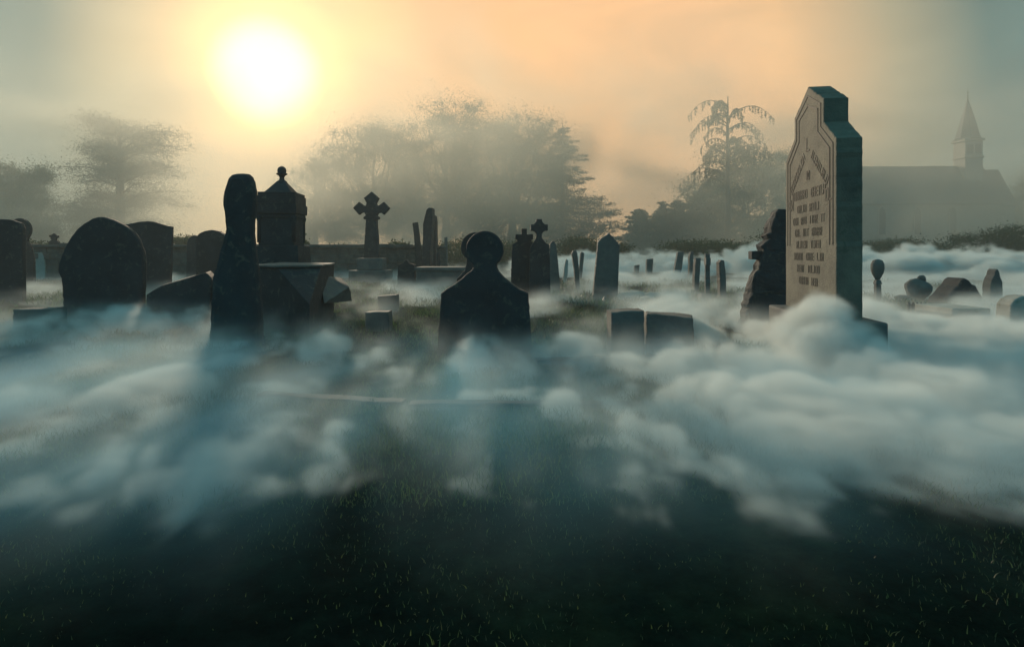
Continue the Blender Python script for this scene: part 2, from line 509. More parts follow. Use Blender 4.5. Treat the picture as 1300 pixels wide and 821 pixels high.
# --- tall cross with pointed arms -------------------------------------------------------------------
def pattee_cross():
    by = 358.0; Y = base_depth(by); s = Y / F; cx = 468.5
    x = (cx - CX) / F * Y
    root = empty('stone_cross', (x, Y + .2, gz(x, Y)), 'tall stone cross with pointed diamond arms on two steps', 'cross')
    q = lambda pts: loc_out(pts, cx, by, s)
    half = [(468.8, 241.5), (478, 249.5), (474.6, 256), (475.5, 259.5), (478.5, 259), (484.5, 254.5), (492, 262.5), (484.5, 271), (480.6, 268), (477.2, 268.8), (475.6, 272), (478.6, 274.2), (478.6, 276.5), (475.6, 277.6)]
    full = half + [(2 * 468.5 - a, b) for a, b in reversed(half[1:])]
    link('cross_head', prism(q(full), 0, 0.16, 0.014, 21, 0.001), M['slate'], root)
    link('shaft', prism(q([(475.4, 277.7), (478.4, 327), (458.6, 327), (461.8, 277.7)]), -0.02, 0.18, 0.02, 22), M['slate'], root)
    sx = lambda p: (p - cx) * s; z = lambda p: (by - p) * s
    link('step', box_mesh(sx(452), sx(485), -0.16, 0.32, z(342.3), z(327.2), 0.02), M['granite'], root)
    link('step', box_mesh(sx(444), sx(491), -0.32, 0.5, -SINK, z(342.5), 0.02), M['granite'], root)


pattee_cross()
grave('stone_block', 'small pale square footstone in the grass, nearer of two', 'stone block',
      [(464, 421), (463, 397), (493, 396), (495, 421)], 421, 0.16, 'granite', group='low stone blocks in the grass')
grave('stone_block', 'small dark footstone in the grass, farther of two', 'stone block',
      [(480, 398), (479, 378), (503, 376), (504, 398)], 398, 0.16, 'granite', group='low stone blocks in the grass')

# --- cluster of thin stones ---------------------------------------------------------------------------
grave('leaning_post', 'thin square stone post leaning left next to the tall paired slabs', 'post',
      [(530, 352), (527, 320), (525.5, 300), (523.5, 282.5), (530, 281.5), (532.5, 300), (535, 324), (537, 352)], 352, 0.14, 'slate')
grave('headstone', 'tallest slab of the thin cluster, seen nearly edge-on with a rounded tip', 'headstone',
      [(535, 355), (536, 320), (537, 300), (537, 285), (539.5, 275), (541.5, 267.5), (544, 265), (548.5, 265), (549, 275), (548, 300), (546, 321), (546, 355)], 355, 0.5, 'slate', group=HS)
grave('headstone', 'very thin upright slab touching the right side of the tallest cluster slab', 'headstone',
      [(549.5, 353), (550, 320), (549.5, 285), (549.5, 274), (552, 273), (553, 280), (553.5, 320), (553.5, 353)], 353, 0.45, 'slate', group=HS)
grave('stone_post', 'short stone post at the foot of the thin slab cluster', 'post', [(554, 358), (554, 321), (558.5, 320.5), (559, 358)], 358, 0.1, 'slate')
grave('stone_post', 'single slim far post right of the thin slab cluster', 'post', [(565, 348), (564, 302), (567.5, 301), (568.5, 348)], 348, 0.12, 'granite')
grave('headstone', 'small gabled headstone with a tiny pointed knob, left of the box tomb', 'headstone',
      [(504, 366), (505, 337), (509, 335.5), (512, 334.5), (513.5, 332), (515.4, 330.5), (517.5, 332), (519, 334.5), (522, 335.5), (526, 337), (527, 366)], 366, 0.18, 'slate', group=HS)


def box_tomb(label, px0, px1, top, by, depth, mat, name='box_tomb', group=None, over=0.03):
    Y = base_depth(by); s = Y / F; cx = (px0 + px1) / 2
    x = (cx - CX) / F * Y; hw = (px1 - px0) / 2 * s; h = (by - top) * s
    root = empty(name, (x, Y + depth / 2, gz(x, Y)), label, 'tomb', group)
    link('chest', box_mesh(-hw + over, hw - over, -depth / 2 + over, depth / 2 - over, -SINK, h - 0.07, 0.008), M[mat], root)
    link('lid', box_mesh(-hw, hw, -depth / 2, depth / 2, h - 0.068, h, 0.012, cuts=3, rough=0.004), M[mat], root)
    return root


box_tomb('long low box tomb behind the disc-topped headstone', 526, 602, 338, 366, 0.9, 'granite')

# --- big disc-topped stone ----------------------------------------------------------------------------
grave('disc_headstone', 'large dark headstone with a round disc on sloping shoulders', 'headstone',
      [(554, 447), (557, 410), (559.5, 370), (567, 364), (577, 358), (586, 351), (592, 345), (598, 341), (600.5, 337), (600, 333)] + arc(615.3, 314.5, 24, 231, -51, 40) +
      [(631, 333), (630.8, 337), (633, 342), (640, 350), (650, 358), (660, 365), (671, 370), (673.5, 410), (677, 447)], 447, 0.15, 'slate', group=HS, bev=0.014)
grave('disc_headstone', 'second disc-headed stone half hidden behind the large disc headstone', 'headstone',
      [(578, 395), (580, 352), (590, 342), (592, 332)] + arc(603.5, 312, 18.5, 235, -55, 30) + [(615, 332), (617, 342), (628, 352), (629, 395)], 395, 0.14, 'slate', group=HS)
# --- pair of crosses ---------------------------------------------------------------------------------
grave('cross_headstone', 'headstone topped by a square stepped block cross', 'headstone',
      [(648, 378), (649.5, 323), (650.5, 311), (656.5, 307.5), (656.5, 305.5), (654.5, 305), (654.5, 298.5), (662, 298.5), (662, 291.5), (669, 291.5), (669, 298.5), (677, 298.5), (677, 305), (675, 305.5), (675, 308), (682, 312), (683, 378)], 378, 0.2, 'slate', group=HS)
grave('cross_headstone', 'gabled headstone topped by a stubby equal-armed wheel cross', 'headstone',
      [(672, 380), (673, 316), (676, 309.5), (680, 304.5), (681.5, 300), (681, 296.5), (679, 294), (676, 293), (673.8, 292.8), (673.8, 285.4), (677.5, 285), (679.8, 282.5), (680.8, 281), (680.8, 278.3), (688, 278.3), (688.2, 281), (689.5, 283),
       (692, 285), (695.6, 285.4), (695.6, 292.8), (692.5, 293), (689.5, 295), (688, 297.5), (687.8, 302), (692, 307.5), (697.5, 311.5), (698, 318), (699, 380)], 380, 0.2, 'slate', group=HS)
grave('headstone', 'narrow leaning headstone right of the two cross-topped stones', 'headstone',
      [(696, 368), (697, 330), (698.5, 308), (701, 305), (704, 305), (706, 309), (708.5, 330), (712, 368)], 368, 0.13, 'granite', group=HS)
FH = 'small far headstones fading into the fog'
grave('headstone', 'thin far stone leaning left, upright of a crossing pair', 'headstone', [(731, 370), (729, 340), (726, 321), (727.5, 317.5), (731, 317), (733, 320), (735, 340), (736.5, 370)], 368, 0.15, 'granite', group=FH)
grave('headstone', 'thin far stone tilting right beside the left-leaning one', 'headstone', [(733, 358), (736, 335), (737, 321), (739, 319), (742, 321), (740, 340), (738, 358)], 356, 0.12, 'granite', group=FH)
grave('headstone', 'faint pale sliver of a stone right of the narrow leaning headstone', 'headstone', [(714, 360), (717, 335), (719, 328), (721.5, 330), (721, 345), (719, 360)], 358, 0.12, 'pale', group=FH)
grave('headstone', 'tapered headstone with clipped pointed top standing alone at mid distance', 'headstone',
      [(752.5, 381), (756, 345), (759.5, 308), (764, 303), (767.5, 301), (771, 299), (773, 296.5), (775.5, 299), (778, 301), (782, 306), (787, 311.7), (785.5, 345), (784, 381)], 381, 0.12, 'granite', group=HS, bev=0.012)
for lab, pts, by in [
    ('faint far stone with a flat top, broader of two near the tree gap', [(820.5, 360), (821.5, 330), (829.5, 329), (828, 360)], 352),
    ('faintest small far stone left of the broader one by the tree gap', [(805.5, 352), (806, 337), (812, 336), (811, 352)], 347),
    ('far slab leaning right with a slanting shaded side', [(853.5, 362), (857, 340), (861, 320), (868.5, 319.5), (866, 340), (862, 362)], 356),
    ('tall faint far stone behind the pale upright slab', [(875, 370), (875.5, 325), (877, 319), (880.5, 318.5), (880, 370)], 356),
    ('upright slim slab left of the small capped pillar', [(881.5, 374), (882, 350), (883.5, 328), (890, 327.5), (888.5, 350), (887, 374)], 372),
    ('slim slab leaning left, right of the small capped pillar', [(915, 380), (914, 350), (913, 333), (916, 329.5), (919.5, 330), (921.5, 345), (923, 380)], 380),
]:
    grave('headstone', lab, 'headstone', pts, by, 0.14, 'granite', group=FH)


def edge_cross():
    by = 380.0; Y = base_depth(by); s = Y / F; cx = 898.0
    x = (cx - CX) / F * Y
    root = empty('stone_cross', (x, Y, gz(x, Y)), 'slim stone cross seen edge-on with a small block at its foot', 'cross')
    z = lambda p: (by - p) * s; w = lambda p: p * s
    m = prism([(-.06, z(322)), (.06, z(322)), (.06, z(327)), (.2, z(327)), (.2, z(336)), (.06, z(336)), (.08, z(372)), (-.08, z(372)), (-.06, z(336)), (-.2, z(336)), (-.2, z(327)), (-.06, z(327))], -w(2.8), w(2.8), 0.006, 5)
    m.transform(Matrix.Rotation(R(76), 4, 'Z'))
    link('cross', m, M['granite'], root)
    link('base', box_mesh(-w(10), w(2), -.1, .1, -SINK, z(372.2), 0.01), M['granite'], root)


edge_cross()
# rubble
rg = random.Random(4)
for i, (px, py, r, lab) in enumerate([(792, 377, 0.16, 'flat pale rubble stone beside the clipped pointed headstone'), (806, 375, 0.2, 'largest flat rubble stone in the low heap'),
                                (822, 379, 0.13, 'small rubble stone at the front of the low heap'), (828, 374, 0.18, 'rounded rubble stone at the right end of the heap'), (797, 392, 0.05, 'little upright stone chip on the edge of the low grave')]):
    Y = base_depth(py + 4)
    o = link('rubble_stone', rock(r, i + 1, 2, 0.35, (1.0, 0.8, 0.42) if i < 4 else (0.5, .5, 1.2)), M['pale'])
    o.location = (*at(px, py, Y)[:2], r * 0.15 + gz(*at(px, py, Y)[:2]))
    o.rotation_euler = (0.1, 0.15 * (i - 2), i)
    tag(o, lab, 'stone', 'rubble stones in the middle of the churchyard')

# low kerbed grave with block headstone
grave('stone_block', 'low dark block at the head of the low slab-sided grave', 'stone block', [(776, 453), (776, 396), (790, 394.5), (818, 394), (819, 453)], 453, 0.2, 'granite', group='low stone blocks in the grass')
def slab_grave():
    Y = base_depth(449.0)
    A_ = [at(821, 397, Y), at(880, 402, Y + .03), at(876, 399, Y + .8), at(818, 394, Y + .75)]
    G_ = [Vector((at(820, 0, Y).x, Y - .02, -SINK)), Vector((at(884, 0, Y).x, Y, -SINK)), Vector((at(880, 0, Y).x + .15, Y + .82, -SINK)), Vector((at(818, 0, Y).x + .1, Y + .8, -SINK))]
    off = Vector((at(850, 0, Y).x, Y + .4, 0))
    o = link('slab_tomb', hull([p - off for p in A_ + G_], 0.012, 5, 0.012, 9), M['granite'])
    o.location = off
    tag(o, 'low rough slab-sided grave touching the right side of the dark block', 'tomb')


slab_grave()


# grave kerbs
def kerb(label, a, b, w=0.09, h=0.035):
    (x0, y0), (x1, y1) = a, b
    A = Vector((at(x0, y0, base_depth(y0)).x, base_depth(y0), 0)); B = Vector((at(x1, y1, base_depth(y1)).x, base_depth(y1), 0))
    d = B - A; L = d.length
    o = link('grave_kerb', box_mesh(-L / 2, L / 2, -w / 2, w / 2, -0.06, h, 0.008, cuts=10, rough=0.008, seed=x0), M['slate'])
    mid = (A + B) / 2
    o.location = (mid.x, mid.y, gz(mid.x, mid.y)); o.rotation_euler = (0, 0, math.atan2(d.y, d.x))
    tag(o, label, 'kerb', 'stone grave kerbs sunk in the turf')


kerb('long stone kerb across the grass just ahead of the dark block', (680, 461), (905, 455))
kerb('nearest stone kerb, crossing the middle of the grass', (520, 517), (880, 519), 0.07, 0.028)
kerb('stone kerb running left from under the disc-topped headstone', (330, 505), (514, 516), 0.07, 0.025)


# --- tall lettered headstone ------------------------------------------------------------------------------
def lettered():
    d0 = 3.62
    A = Vector((411.7 / F * d0, d0, 0))                       # near edge of the inscribed face
    W = Vector((0.0395, 0.27, 0)) * d0
    w = W.length
    u = W.normalized()
    ang = math.atan2(u.y, u.x)
    cen = A + W * 0.5
    root = empty('lettered_headstone', cen, 'tall stepped-top headstone with an inscribed sandy face', 'headstone', rz=ang)
    # local x runs along the face away from the camera, local -y is the outward... face normal is +y (to the left)
    zt = lambda py, D: HC + (HORIZ - py) / F * D
    z_ap = zt(110.4, d0 * 1.135); z_n1 = zt(125, d0 * 1.056); z_n0 = zt(155, d0 * 1.056); z_s = zt(175.3, d0)
    n = 0.293 * w; h = w / 2
    zb = 0.285
    prof = [(-h, zb), (-h, z_s), (-n, z_n0), (-n, z_n1), (0, z_ap), (n, z_n1), (n, z_n0), (h, z_s), (h, zb)]
    link('stone', prism(prof, -0.152, 0.0, 0.008, 31, 0.0016), M['sand'], root)
    pb = 0.10
    link('plinth', box_mesh(-h - pb, h + pb, -0.152 - pb, pb, -SINK, zb - .002, 0.015), M['granite'], root)

    def strip(path, t, closed=False):
        ms = []
        for (x0, z0), (x1, z1) in zip(path[:-1], path[1:]):
            dx, dz = x1 - x0, z1 - z0
            L = math.hypot(dx, dz)
            m = box_mesh(-L / 2 - t * .4, L / 2 + t * .4, 0.0005, 0.0035, -t / 2, t / 2, 0.0)
            m.transform(Matrix.Translation(((x0 + x1) / 2, 0, (z0 + z1) / 2)) @ Matrix.Rotation(-math.atan2(dz, dx), 4, 'Y'))
            ms.append(m)
        return ms

    def inset(k):
        s2 = 0.41 * k
        return [(-h + k, 0.75), (-h + k, z_s - s2), (-n + k, z_n0 - s2), (-n + k, z_n1 - s2), (0, z_ap - k * 1.25), (n - k, z_n1 - s2), (n - k, z_n0 - s2), (h - k, z_s - s2), (h - k, 0.75)]
    link('border_line', join(strip(inset(0.052), 0.009)), M['ink'], root)
    link('border_line', join(strip(inset(0.105), 0.011)), M['ink'], root)
    # worn lettering: strokes of letters; along the slopes and in rows. viewed from +y the reading direction is -x
    rg = random.Random(8)
    ms = []

    def word(cx, cz, nl, hgt, rot=0.0):
        adv = hgt * 0.80
        T = Matrix.Translation((cx, 0, cz)) @ Matrix.Rotation(rot, 4, 'Y')
        for i in range(nl):
            x0 = (i - (nl - 1) / 2) * adv
            t = hgt * 0.15
            k = rg.choice('EHILNTODR')
            bars = {'E': [(-.5, 0, 0, 1), (0, .5, 1, 0), (0, 0, 1, 0), (0, -.5, 1, 0)], 'H': [(-.5, 0, 0, 1), (.5, 0, 0, 1), (0, 0, 1, 0)], 'I': [(0, 0, 0, 1)],
                    'L': [(-.5, 0, 0, 1), (0, -.5, 1, 0)], 'N': [(-.5, 0, 0, 1), (.5, 0, 0, 1), (0, 0, .9, .9)], 'T': [(0, 0, 0, 1), (0, .5, 1, 0)],
                    'O': [(-.5, 0, 0, .8), (.5, 0, 0, .8), (0, .5, .8, 0), (0, -.5, .8, 0)], 'D': [(-.5, 0, 0, 1), (.5, 0, 0, .7), (0, .5, .8, 0), (0, -.5, .8, 0)],
                    'R': [(-.5, 0, 0, 1), (0, .5, 1, 0), (.5, .25, 0, .5), (0, 0, 1, 0), (.3, -.3, .4, -.5)]}[k]
            for bx, bz, lx, lz in bars:
                L = math.hypot(lx * 0.55, lz) * hgt
                m = box_mesh(-L / 2 - t / 2, L / 2 + t / 2, 0.0005, 0.003, -t / 2, t / 2, 0.0)
                m.transform(T @ Matrix.Translation((-(x0 / 1 + bx * hgt * .55) , 0, bz * hgt)) @ Matrix.Rotation(math.atan2(lz, lx * 0.55), 4, 'Y'))
                ms.append(m)
    word(0, z_ap - 0.40, 1, 0.085)
    word(0, z_ap - 0.62, 2, 0.05)
    word(-0.215, z_s - 0.135, 9, 0.052, R(-38)); word(0.215, z_s - 0.135, 9, 0.052, R(38))
    word(-0.375, z_s - 0.33, 2, 0.07); word(0.36, z_s - 0.35, 2, 0.07)
    word(0, z_s - 0.16, 2, 0.045)
    zz = z_s - 0.29
    for k, ws in enumerate([(7, 6), (5, 5), (3, 3, 4, 2), (3, 3, 5), (6, 5), (5, 4, 3), (4, 6), (5, 3)]):
        tot = sum(ws) + 1.2 * (len(ws) - 1)
        adv = 0.052 * 0.78 * (1.0 if k != 0 else 1.15)
        hg = 0.052 if k else 0.062
        x = tot * adv / 2
        for nl in ws:
            word(x - nl * adv / 2, zz, nl, hg * 0.9)
            x -= (nl + 1.2) * adv
        zz -= 0.085 if k else 0.1
    link('lettering', join(ms), M['ink'], root)


lettered()


# --- rough rock monument with a small cross arm -----------------------------------------------------------
def rock_monument():
    by = 420.0; Y = base_depth(by); s = Y / F; cx = 985.0
    x = (cx - CX) / F * Y
    root = empty('rustic_monument', (x, Y, gz(x, Y)), 'jagged rough-hewn monument leaning beside the tall lettered stone, with a stub arm', 'monument')
    pts = [(940, 422), (943, 411), (947, 393), (953, 372), (956.5, 354), (960, 345), (964, 340), (966.5, 328), (969, 314), (970.5, 304.5), (976.5, 300.5), (979, 292), (979.5, 285), (981.5, 277.5), (985.5, 273), (987, 267.5), (991, 263.5), (998, 262), (1004, 268), (1010, 300), (1016, 350), (1020, 422)]
    o = loc_out(pts, cx, by, s)
    me = prism(o, 0, 0.15, 0.02, 17, 0.010, 0.03)
    bm = bmesh.new(); bm.from_mesh(me)
    bmesh.ops.triangulate(bm, faces=[f for f in bm.faces if len(f.verts) > 4])
    bmesh.ops.subdivide_edges(bm, edges=[e for e in bm.edges if e.calc_length() > 0.08], cuts=3)
    for v in bm.verts:
        v.co += mnoise.noise_vector(v.co * 9) * 0.016 + mnoise.noise_vector(v.co * 23) * 0.008
    bm.to_mesh(me); bm.free()
    link('rockwork', me, M['slate'], root)
    link('cross_arm', prism(loc_out([(956.5, 316), (956.5, 326), (985, 328), (985, 314)], cx, by, s), 0.03, 0.12, 0.008, 18), M['slate'], root)


rock_monument()


# --- right-hand far stones ------------------------------------------------------------------------------
def urn_post():
    by = 388.0; Y = base_depth(by); s = Y / F; cx = 1114.0
    x = (cx - CX) / F * Y
    root = empty('urn_monument', (x, Y, gz(x, Y)), 'egg-shaped urn on a slim post right of the tall lettered stone', 'monument')
    z = lambda p: (by - p) * s
    link('urn', lathe([(1.5 * s, z(329)), (5.5 * s, z(330.5)), (7.6 * s, z(335)), (7.8 * s, z(341)), (6.5 * s, z(347)), (4 * s, z(352)), (2.6 * s, z(355))][::-1], 18), M['granite'], root)
    link('post', join([box_mesh(-3.2 * s, 3.2 * s, -3.2 * s, 3.2 * s, -SINK, z(361), 0.01), box_mesh(-4 * s, 4 * s, -4 * s, 4 * s, z(361) + .002, z(355.2), 0.01, taper=.3)]), M['granite'], root)


urn_post()


def boulder_monument():
    by = 382.0; Y = base_depth(by); s = Y / F; cx = 1165.0
    x = (cx - CX) / F * Y
    root = empty('boulder_monument', (x, Y, gz(x, Y)), 'lumpy boulder monument with a small rounded head in the right fog', 'monument')
    m = rock(14.5 * s, 3, 3, 0.25, (1, 0.8, 1.0)); m.transform(Matrix.Translation((0, 0, 13 * s)))
    link('boulder', m, M['granite'], root)
    m = rock(5 * s, 5, 2, 0.2); m.transform(Matrix.Translation((5.0 * s, 0, 27.5 * s)))
    link('knob', m, M['granite'], root)
    m = rock(10 * s, 6, 2, 0.3, (1, .7, .3)); m.transform(Matrix.Translation((-19 * s, 0, 4 * s)))
    link('ledge', m, M['granite'], root)


boulder_monument()
grave('rough_headstone', 'dark craggy peaked stone in the right fog behind the low chest', 'headstone',
      [(1197, 384), (1202, 378), (1208, 373), (1213, 366), (1218, 362), (1222, 355), (1226, 352.5), (1231, 355), (1235, 360), (1240, 362), (1243, 368), (1248, 376), (1250, 384)], 388, 0.35, 'slate', bev=0.03)
grave('headstone', 'small pointed far headstone at the right side of the fog', 'headstone',
      [(1257, 385), (1258, 362), (1260, 355), (1263, 350), (1264, 345), (1266.5, 342.5), (1269, 346), (1270, 352), (1273, 358), (1274, 385)], 385, 0.15, 'granite', group=HS)
grave('headstone', 'pale round-topped stone cut by the right picture edge', 'headstone',
      [(1283, 425), (1283, 400), (1284, 388), (1289, 381), (1297, 377), (1307, 376), (1316, 380), (1322, 388), (1323, 425)], 425, 0.16, 'pale', group=HS)
box_tomb('low pale chest tomb at the end of the little railing', 1209, 1258, 393, 418, 0.5, 'pale')


def railing():
    by = 410.0; Y = base_depth(by); s = Y / F
    x0, x1 = at(1146, by, Y + .25).x, at(1206, by, Y).x
    root = empty('grave_railing', ((x0 + x1) / 2, Y + .1, gz(x1, Y)), 'little low iron railing around a grave in the right fog', 'railing', rz=-0.35)
    n = 10; L = (x1 - x0) * 1.06
    for i in range(n):
        xx = (i / (n - 1) - .5) * L
        m = lathe([(0.014, -0.03), (0.014, 0.135), (0.022, 0.14), (0.004, 0.175)], 8); m.transform(Matrix.Translation((xx, 0, 0)))
        link('picket', m, M['iron'], root)
    for z in (0.035, 0.11):
        link('rail', box_mesh(-L / 2, L / 2, -.006, .006, z, z + .014, .003), M['iron'], root)


railing()


# ------------------------------------------------------------------ far wall
def drystone(label, xa, ya, xb, yb, h):
    rg = random.Random(int(xa * 10) + 5)
    A, B = Vector((xa, ya, 0)), Vector((xb, yb, 0)); d = B - A; L = d.length
    root = empty('stone_wall', (A + B) / 2, label, 'wall', rz=math.atan2(d.y, d.x))
    bm = bmesh.new()
    z = -0.1
    while z < h - 0.02:
        ch = rg.uniform(0.11, 0.17); x = -L / 2
        while x < L / 2:
            w = rg.uniform(0.2, 0.5); dd = 0.17 + rg.uniform(-.02, .02)
            m = box_mesh(x + .004, min(x + w, L / 2), -dd, dd, z + .003, z + ch, 0.018)
            bm.from_mesh(m); bpy.data.meshes.remove(m); x += w
        z += ch
    me = bpy.data.meshes.new('w'); bm.to_mesh(me); bm.free()
    link('masonry', me, M['wall'], root)
    bm = bmesh.new(); x = -L / 2
    while x < L / 2:
        w = rg.uniform(0.45, 0.9); hh = rg.uniform(.07, .12)
        m = box_mesh(x, min(x + w - .01, L / 2), -.24, .24, z + .003, z + hh, 0.02); bm.from_mesh(m); bpy.data.meshes.remove(m); x += w
    me = bpy.data.meshes.new('c'); bm.to_mesh(me); bm.free()
    link('coping', me, M['wall'], root)


drystone('dark low drystone wall across the back, left of the cross', -15.0, 14.5, -6.3, 15.2, 0.82)
drystone('dark low drystone wall running behind the pointed-arm cross', -6.1, 15.6, -2.0, 17.5, 0.80)


# ------------------------------------------------------------------ trees
class Tubes:
    def __init__(self): self.V, self.F = [], []

    def tube(self, pts, radii, seg=6):
        base = len(self.V)
        n = len(pts)
        for i, (p, r) in enumerate(zip(pts, radii)):
            t = (Vector(pts[min(i + 1, n - 1)]) - Vector(pts[max(i - 1, 0)])).normalized()
            a = t.orthogonal().normalized() if abs(t.z) < 0.95 else Vector((1, 0, 0))
            a = (a - t * a.dot(t)).normalized(); b = t.cross(a)
            for k in range(seg):
                an = 2 * math.pi * k / seg
                self.V.append(tuple(Vector(p) + (a * math.cos(an) + b * math.sin(an)) * r))
        for i in range(n - 1):
            for k in range(seg):
                j = (k + 1) % seg
                self.F.append((base + i * seg + k, base + i * seg + j, base + (i + 1) * seg + j, base + (i + 1) * seg + k))

    def build(self, name, mat, parent):
        me = bpy.data.meshes.new(name); me.from_pydata(self.V, [], self.F)
        for p in me.polygons: p.use_smooth = True
        return link(name, me, mat, parent)


def leaf_cloud(name, cent, size, mat, parent, rng, up=0.0):
    """cent (n,3); one rhombic leaf spray per point"""
    n = len(cent)
    d = rng.normal(size=(n, 3)); d[:, 2] += up; d /= np.linalg.norm(d, axis=1)[:, None]
    e = rng.normal(size=(n, 3)); e -= d * np.sum(d * e, 1)[:, None]; e /= np.linalg.norm(e, axis=1)[:, None]
    f = np.cross(d, e)
    sz = size * rng.uniform(0.5, 1.3, n)[:, None]
    V = np.stack([cent + e * sz, cent + f * sz * .45 + d * sz * .15, cent - e * sz, cent - f * sz * .45 - d * sz * .1], 1).reshape(-1, 3)
    me = bpy.data.meshes.new(name)
    me.vertices.add(n * 4); me.vertices.foreach_set('co', V.astype(np.float32).reshape(-1))
    me.loops.add(n * 4); me.loops.foreach_set('vertex_index', np.arange(n * 4, dtype=np.int32))
    me.polygons.add(n); me.polygons.foreach_set('loop_start', np.arange(0, n * 4, 4, dtype=np.int32))
    me.update(calc_edges=True)
    return link(name, me, mat, parent)


TG = 'trees fading into the mist beyond the graves'


FAR = 2.8      # how far behind the churchyard the tree belt stands


def tree_root(name, label, px, Y):
    return empty(name, ((px - CX) / F * Y, Y, -0.1), label, 'tree', TG)


def bend(a, b, k, rg, n=5):
    """points from a to b bowed upward"""
    a, b = Vector(a), Vector(b)
    L = (b - a).length
    return [a.lerp(b, i / n) + Vector((rg.uniform(-.04, .04) * L, rg.uniform(-.04, .04) * L, k * L * math.sin(math.pi * i / n))) for i in range(n + 1)]


def broad_tree(label, px, Y, top, wpx, seed, low=0.12, lobes=9, leaves=22000, size=0.17, name='broadleaf_tree', skew=0.0):
    rng = np.random.default_rng(seed); rg = random.Random(seed)
    Y *= FAR
    s = Y / F; H = HC + (HORIZ - top) * s; Rw = wpx * s / 2
    root = tree_root(name, label, px, Y)
    T = Tubes(); fork = H * 0.3
    T.tube([(0, 0, -.2), (0.05, 0, fork * .5), (0, 0.05, fork), (skew * Rw * .3, 0, H * .55), (skew * Rw * .5, 0, H * .74)], [H * .035, H * .027, H * .023, H * .012, H * .003], 8)
    cl = []
    for i in range(lobes + max(4, lobes // 3)):
        a = 2 * math.pi * i / lobes * 2.4 + rg.uniform(-.4, .4)
        t = (i % lobes + .5) / lobes
        zc = H * (low + .14 + (0.98 - low - .22) * t)
        prof = math.sin(math.pi * min(1, (0.15 + 0.8 * t) ** 0.85)) ** 0.6
        if i >= lobes: zc = H * rg.uniform(.13, .32); prof = 1.15
        rr = Rw * prof * rg.uniform(.35, .8)
        c = Vector((math.cos(a) * rr + skew * Rw * t * .5, math.sin(a) * rr * .9, zc))
        T.tube(bend((0, 0, fork * rg.uniform(.8, 1.3)), c, -.08, rg), [H * .012 * (1 - .15 * k) for k in range(6)])
        lr = Rw * rg.uniform(.30, .48)
        for j in range(rg.randint(11, 15)):
            v = Vector((rg.gauss(0, 1), rg.gauss(0, 1), rg.gauss(0, .75))).normalized() * lr * rg.uniform(.55, 1.12)
            e = c + v
            if e.z < H * low * .6: e.z = H * low * rg.uniform(.7, 1.2)
            e.z = min(e.z, H * rg.uniform(.9, 1.0))
            T.tube(bend(c * .9 + Vector((0, 0, .1 * c.z)), e, .05, rg, 3), [H * .0045, H * .003, H * .002, H * .0012], 4)
            cl.append((e, lr * rg.uniform(.35, .75)))
    link_tr = T.build('trunk', M['bark'], root)
    n = max(20, int(leaves * 4.2) // len(cl)); C_ = []
    for e, r in cl:
        q = rng.normal(size=(n, 3)); q /= np.linalg.norm(q, axis=1)[:, None]
        q *= (r * np.clip(rng.normal(0, .62, n), -1.15, 1.15))[:, None] * np.array([1.35, 1.35, 1.0])
        C_.append(q + np.array(e))
    leaf_cloud('crown', np.concatenate(C_), size, M['leaf'], root, rng, .5)


def cedar(label, px, Y, top, wpx, seed, name='cedar_tree', tiers=None, leaves=90000, size=0.155):
    rng = np.random.default_rng(seed); rg = random.Random(seed)
    Y *= FAR
    s = Y / F; H = HC + (HORIZ - top) * s; Rw = wpx * s / 2
    root = tree_root(name, label, px, Y)
    T = Tubes()
    T.tube([(0, 0, -.2), (.1, 0, H * .35), (0, .1, H * .7), (-.05, 0, H * .97)], [H * .04, H * .03, H * .018, H * .004], 8)
    pts = []
    for m_ in range(58):
        t = rg.uniform(.16, .97)
        a = (rg.choice([0, math.pi]) + rg.gauss(0, .55)) if m_ % 2 else rg.uniform(0, 2 * math.pi)
        L = Rw * (1.06 - .62 * max(0, t - .3)) * rg.uniform(.35, 1.08)
        if rg.random() < .25: L *= .6
        e = Vector((math.cos(a) * L, math.sin(a) * L, min(H, H * t + L * rg.uniform(-.10, .16))))
        P = bend((0, 0, H * t * rg.uniform(.88, .97)), e, rg.uniform(.02, .14), rg, 6)
        T.tube(P, [H * .008 * (1 - .14 * i) for i in range(7)], 5)
        for i in range(2, 7):
            for j in range(4):
                b = P[i] + Vector((rg.gauss(0, .17 * L), rg.gauss(0, .17 * L), rg.gauss(-.02 * L, .06 * L)))
                T.tube([P[i], b], [H * .002, H * .001], 3)
                pts.append((b, Rw * rg.uniform(.06, .13)))
    T.build('trunk', M['bark'], root)
    n = max(12, leaves // len(pts)); C_ = []
    for e, r in pts:
        q = rng.normal(size=(n, 3)) * np.array([r * 1.1, r * 1.1, r * .62]); C_.append(q + np.array(e))
    leaf_cloud('crown', np.concatenate(C_), size, M['needle'], root, rng, 1.0)


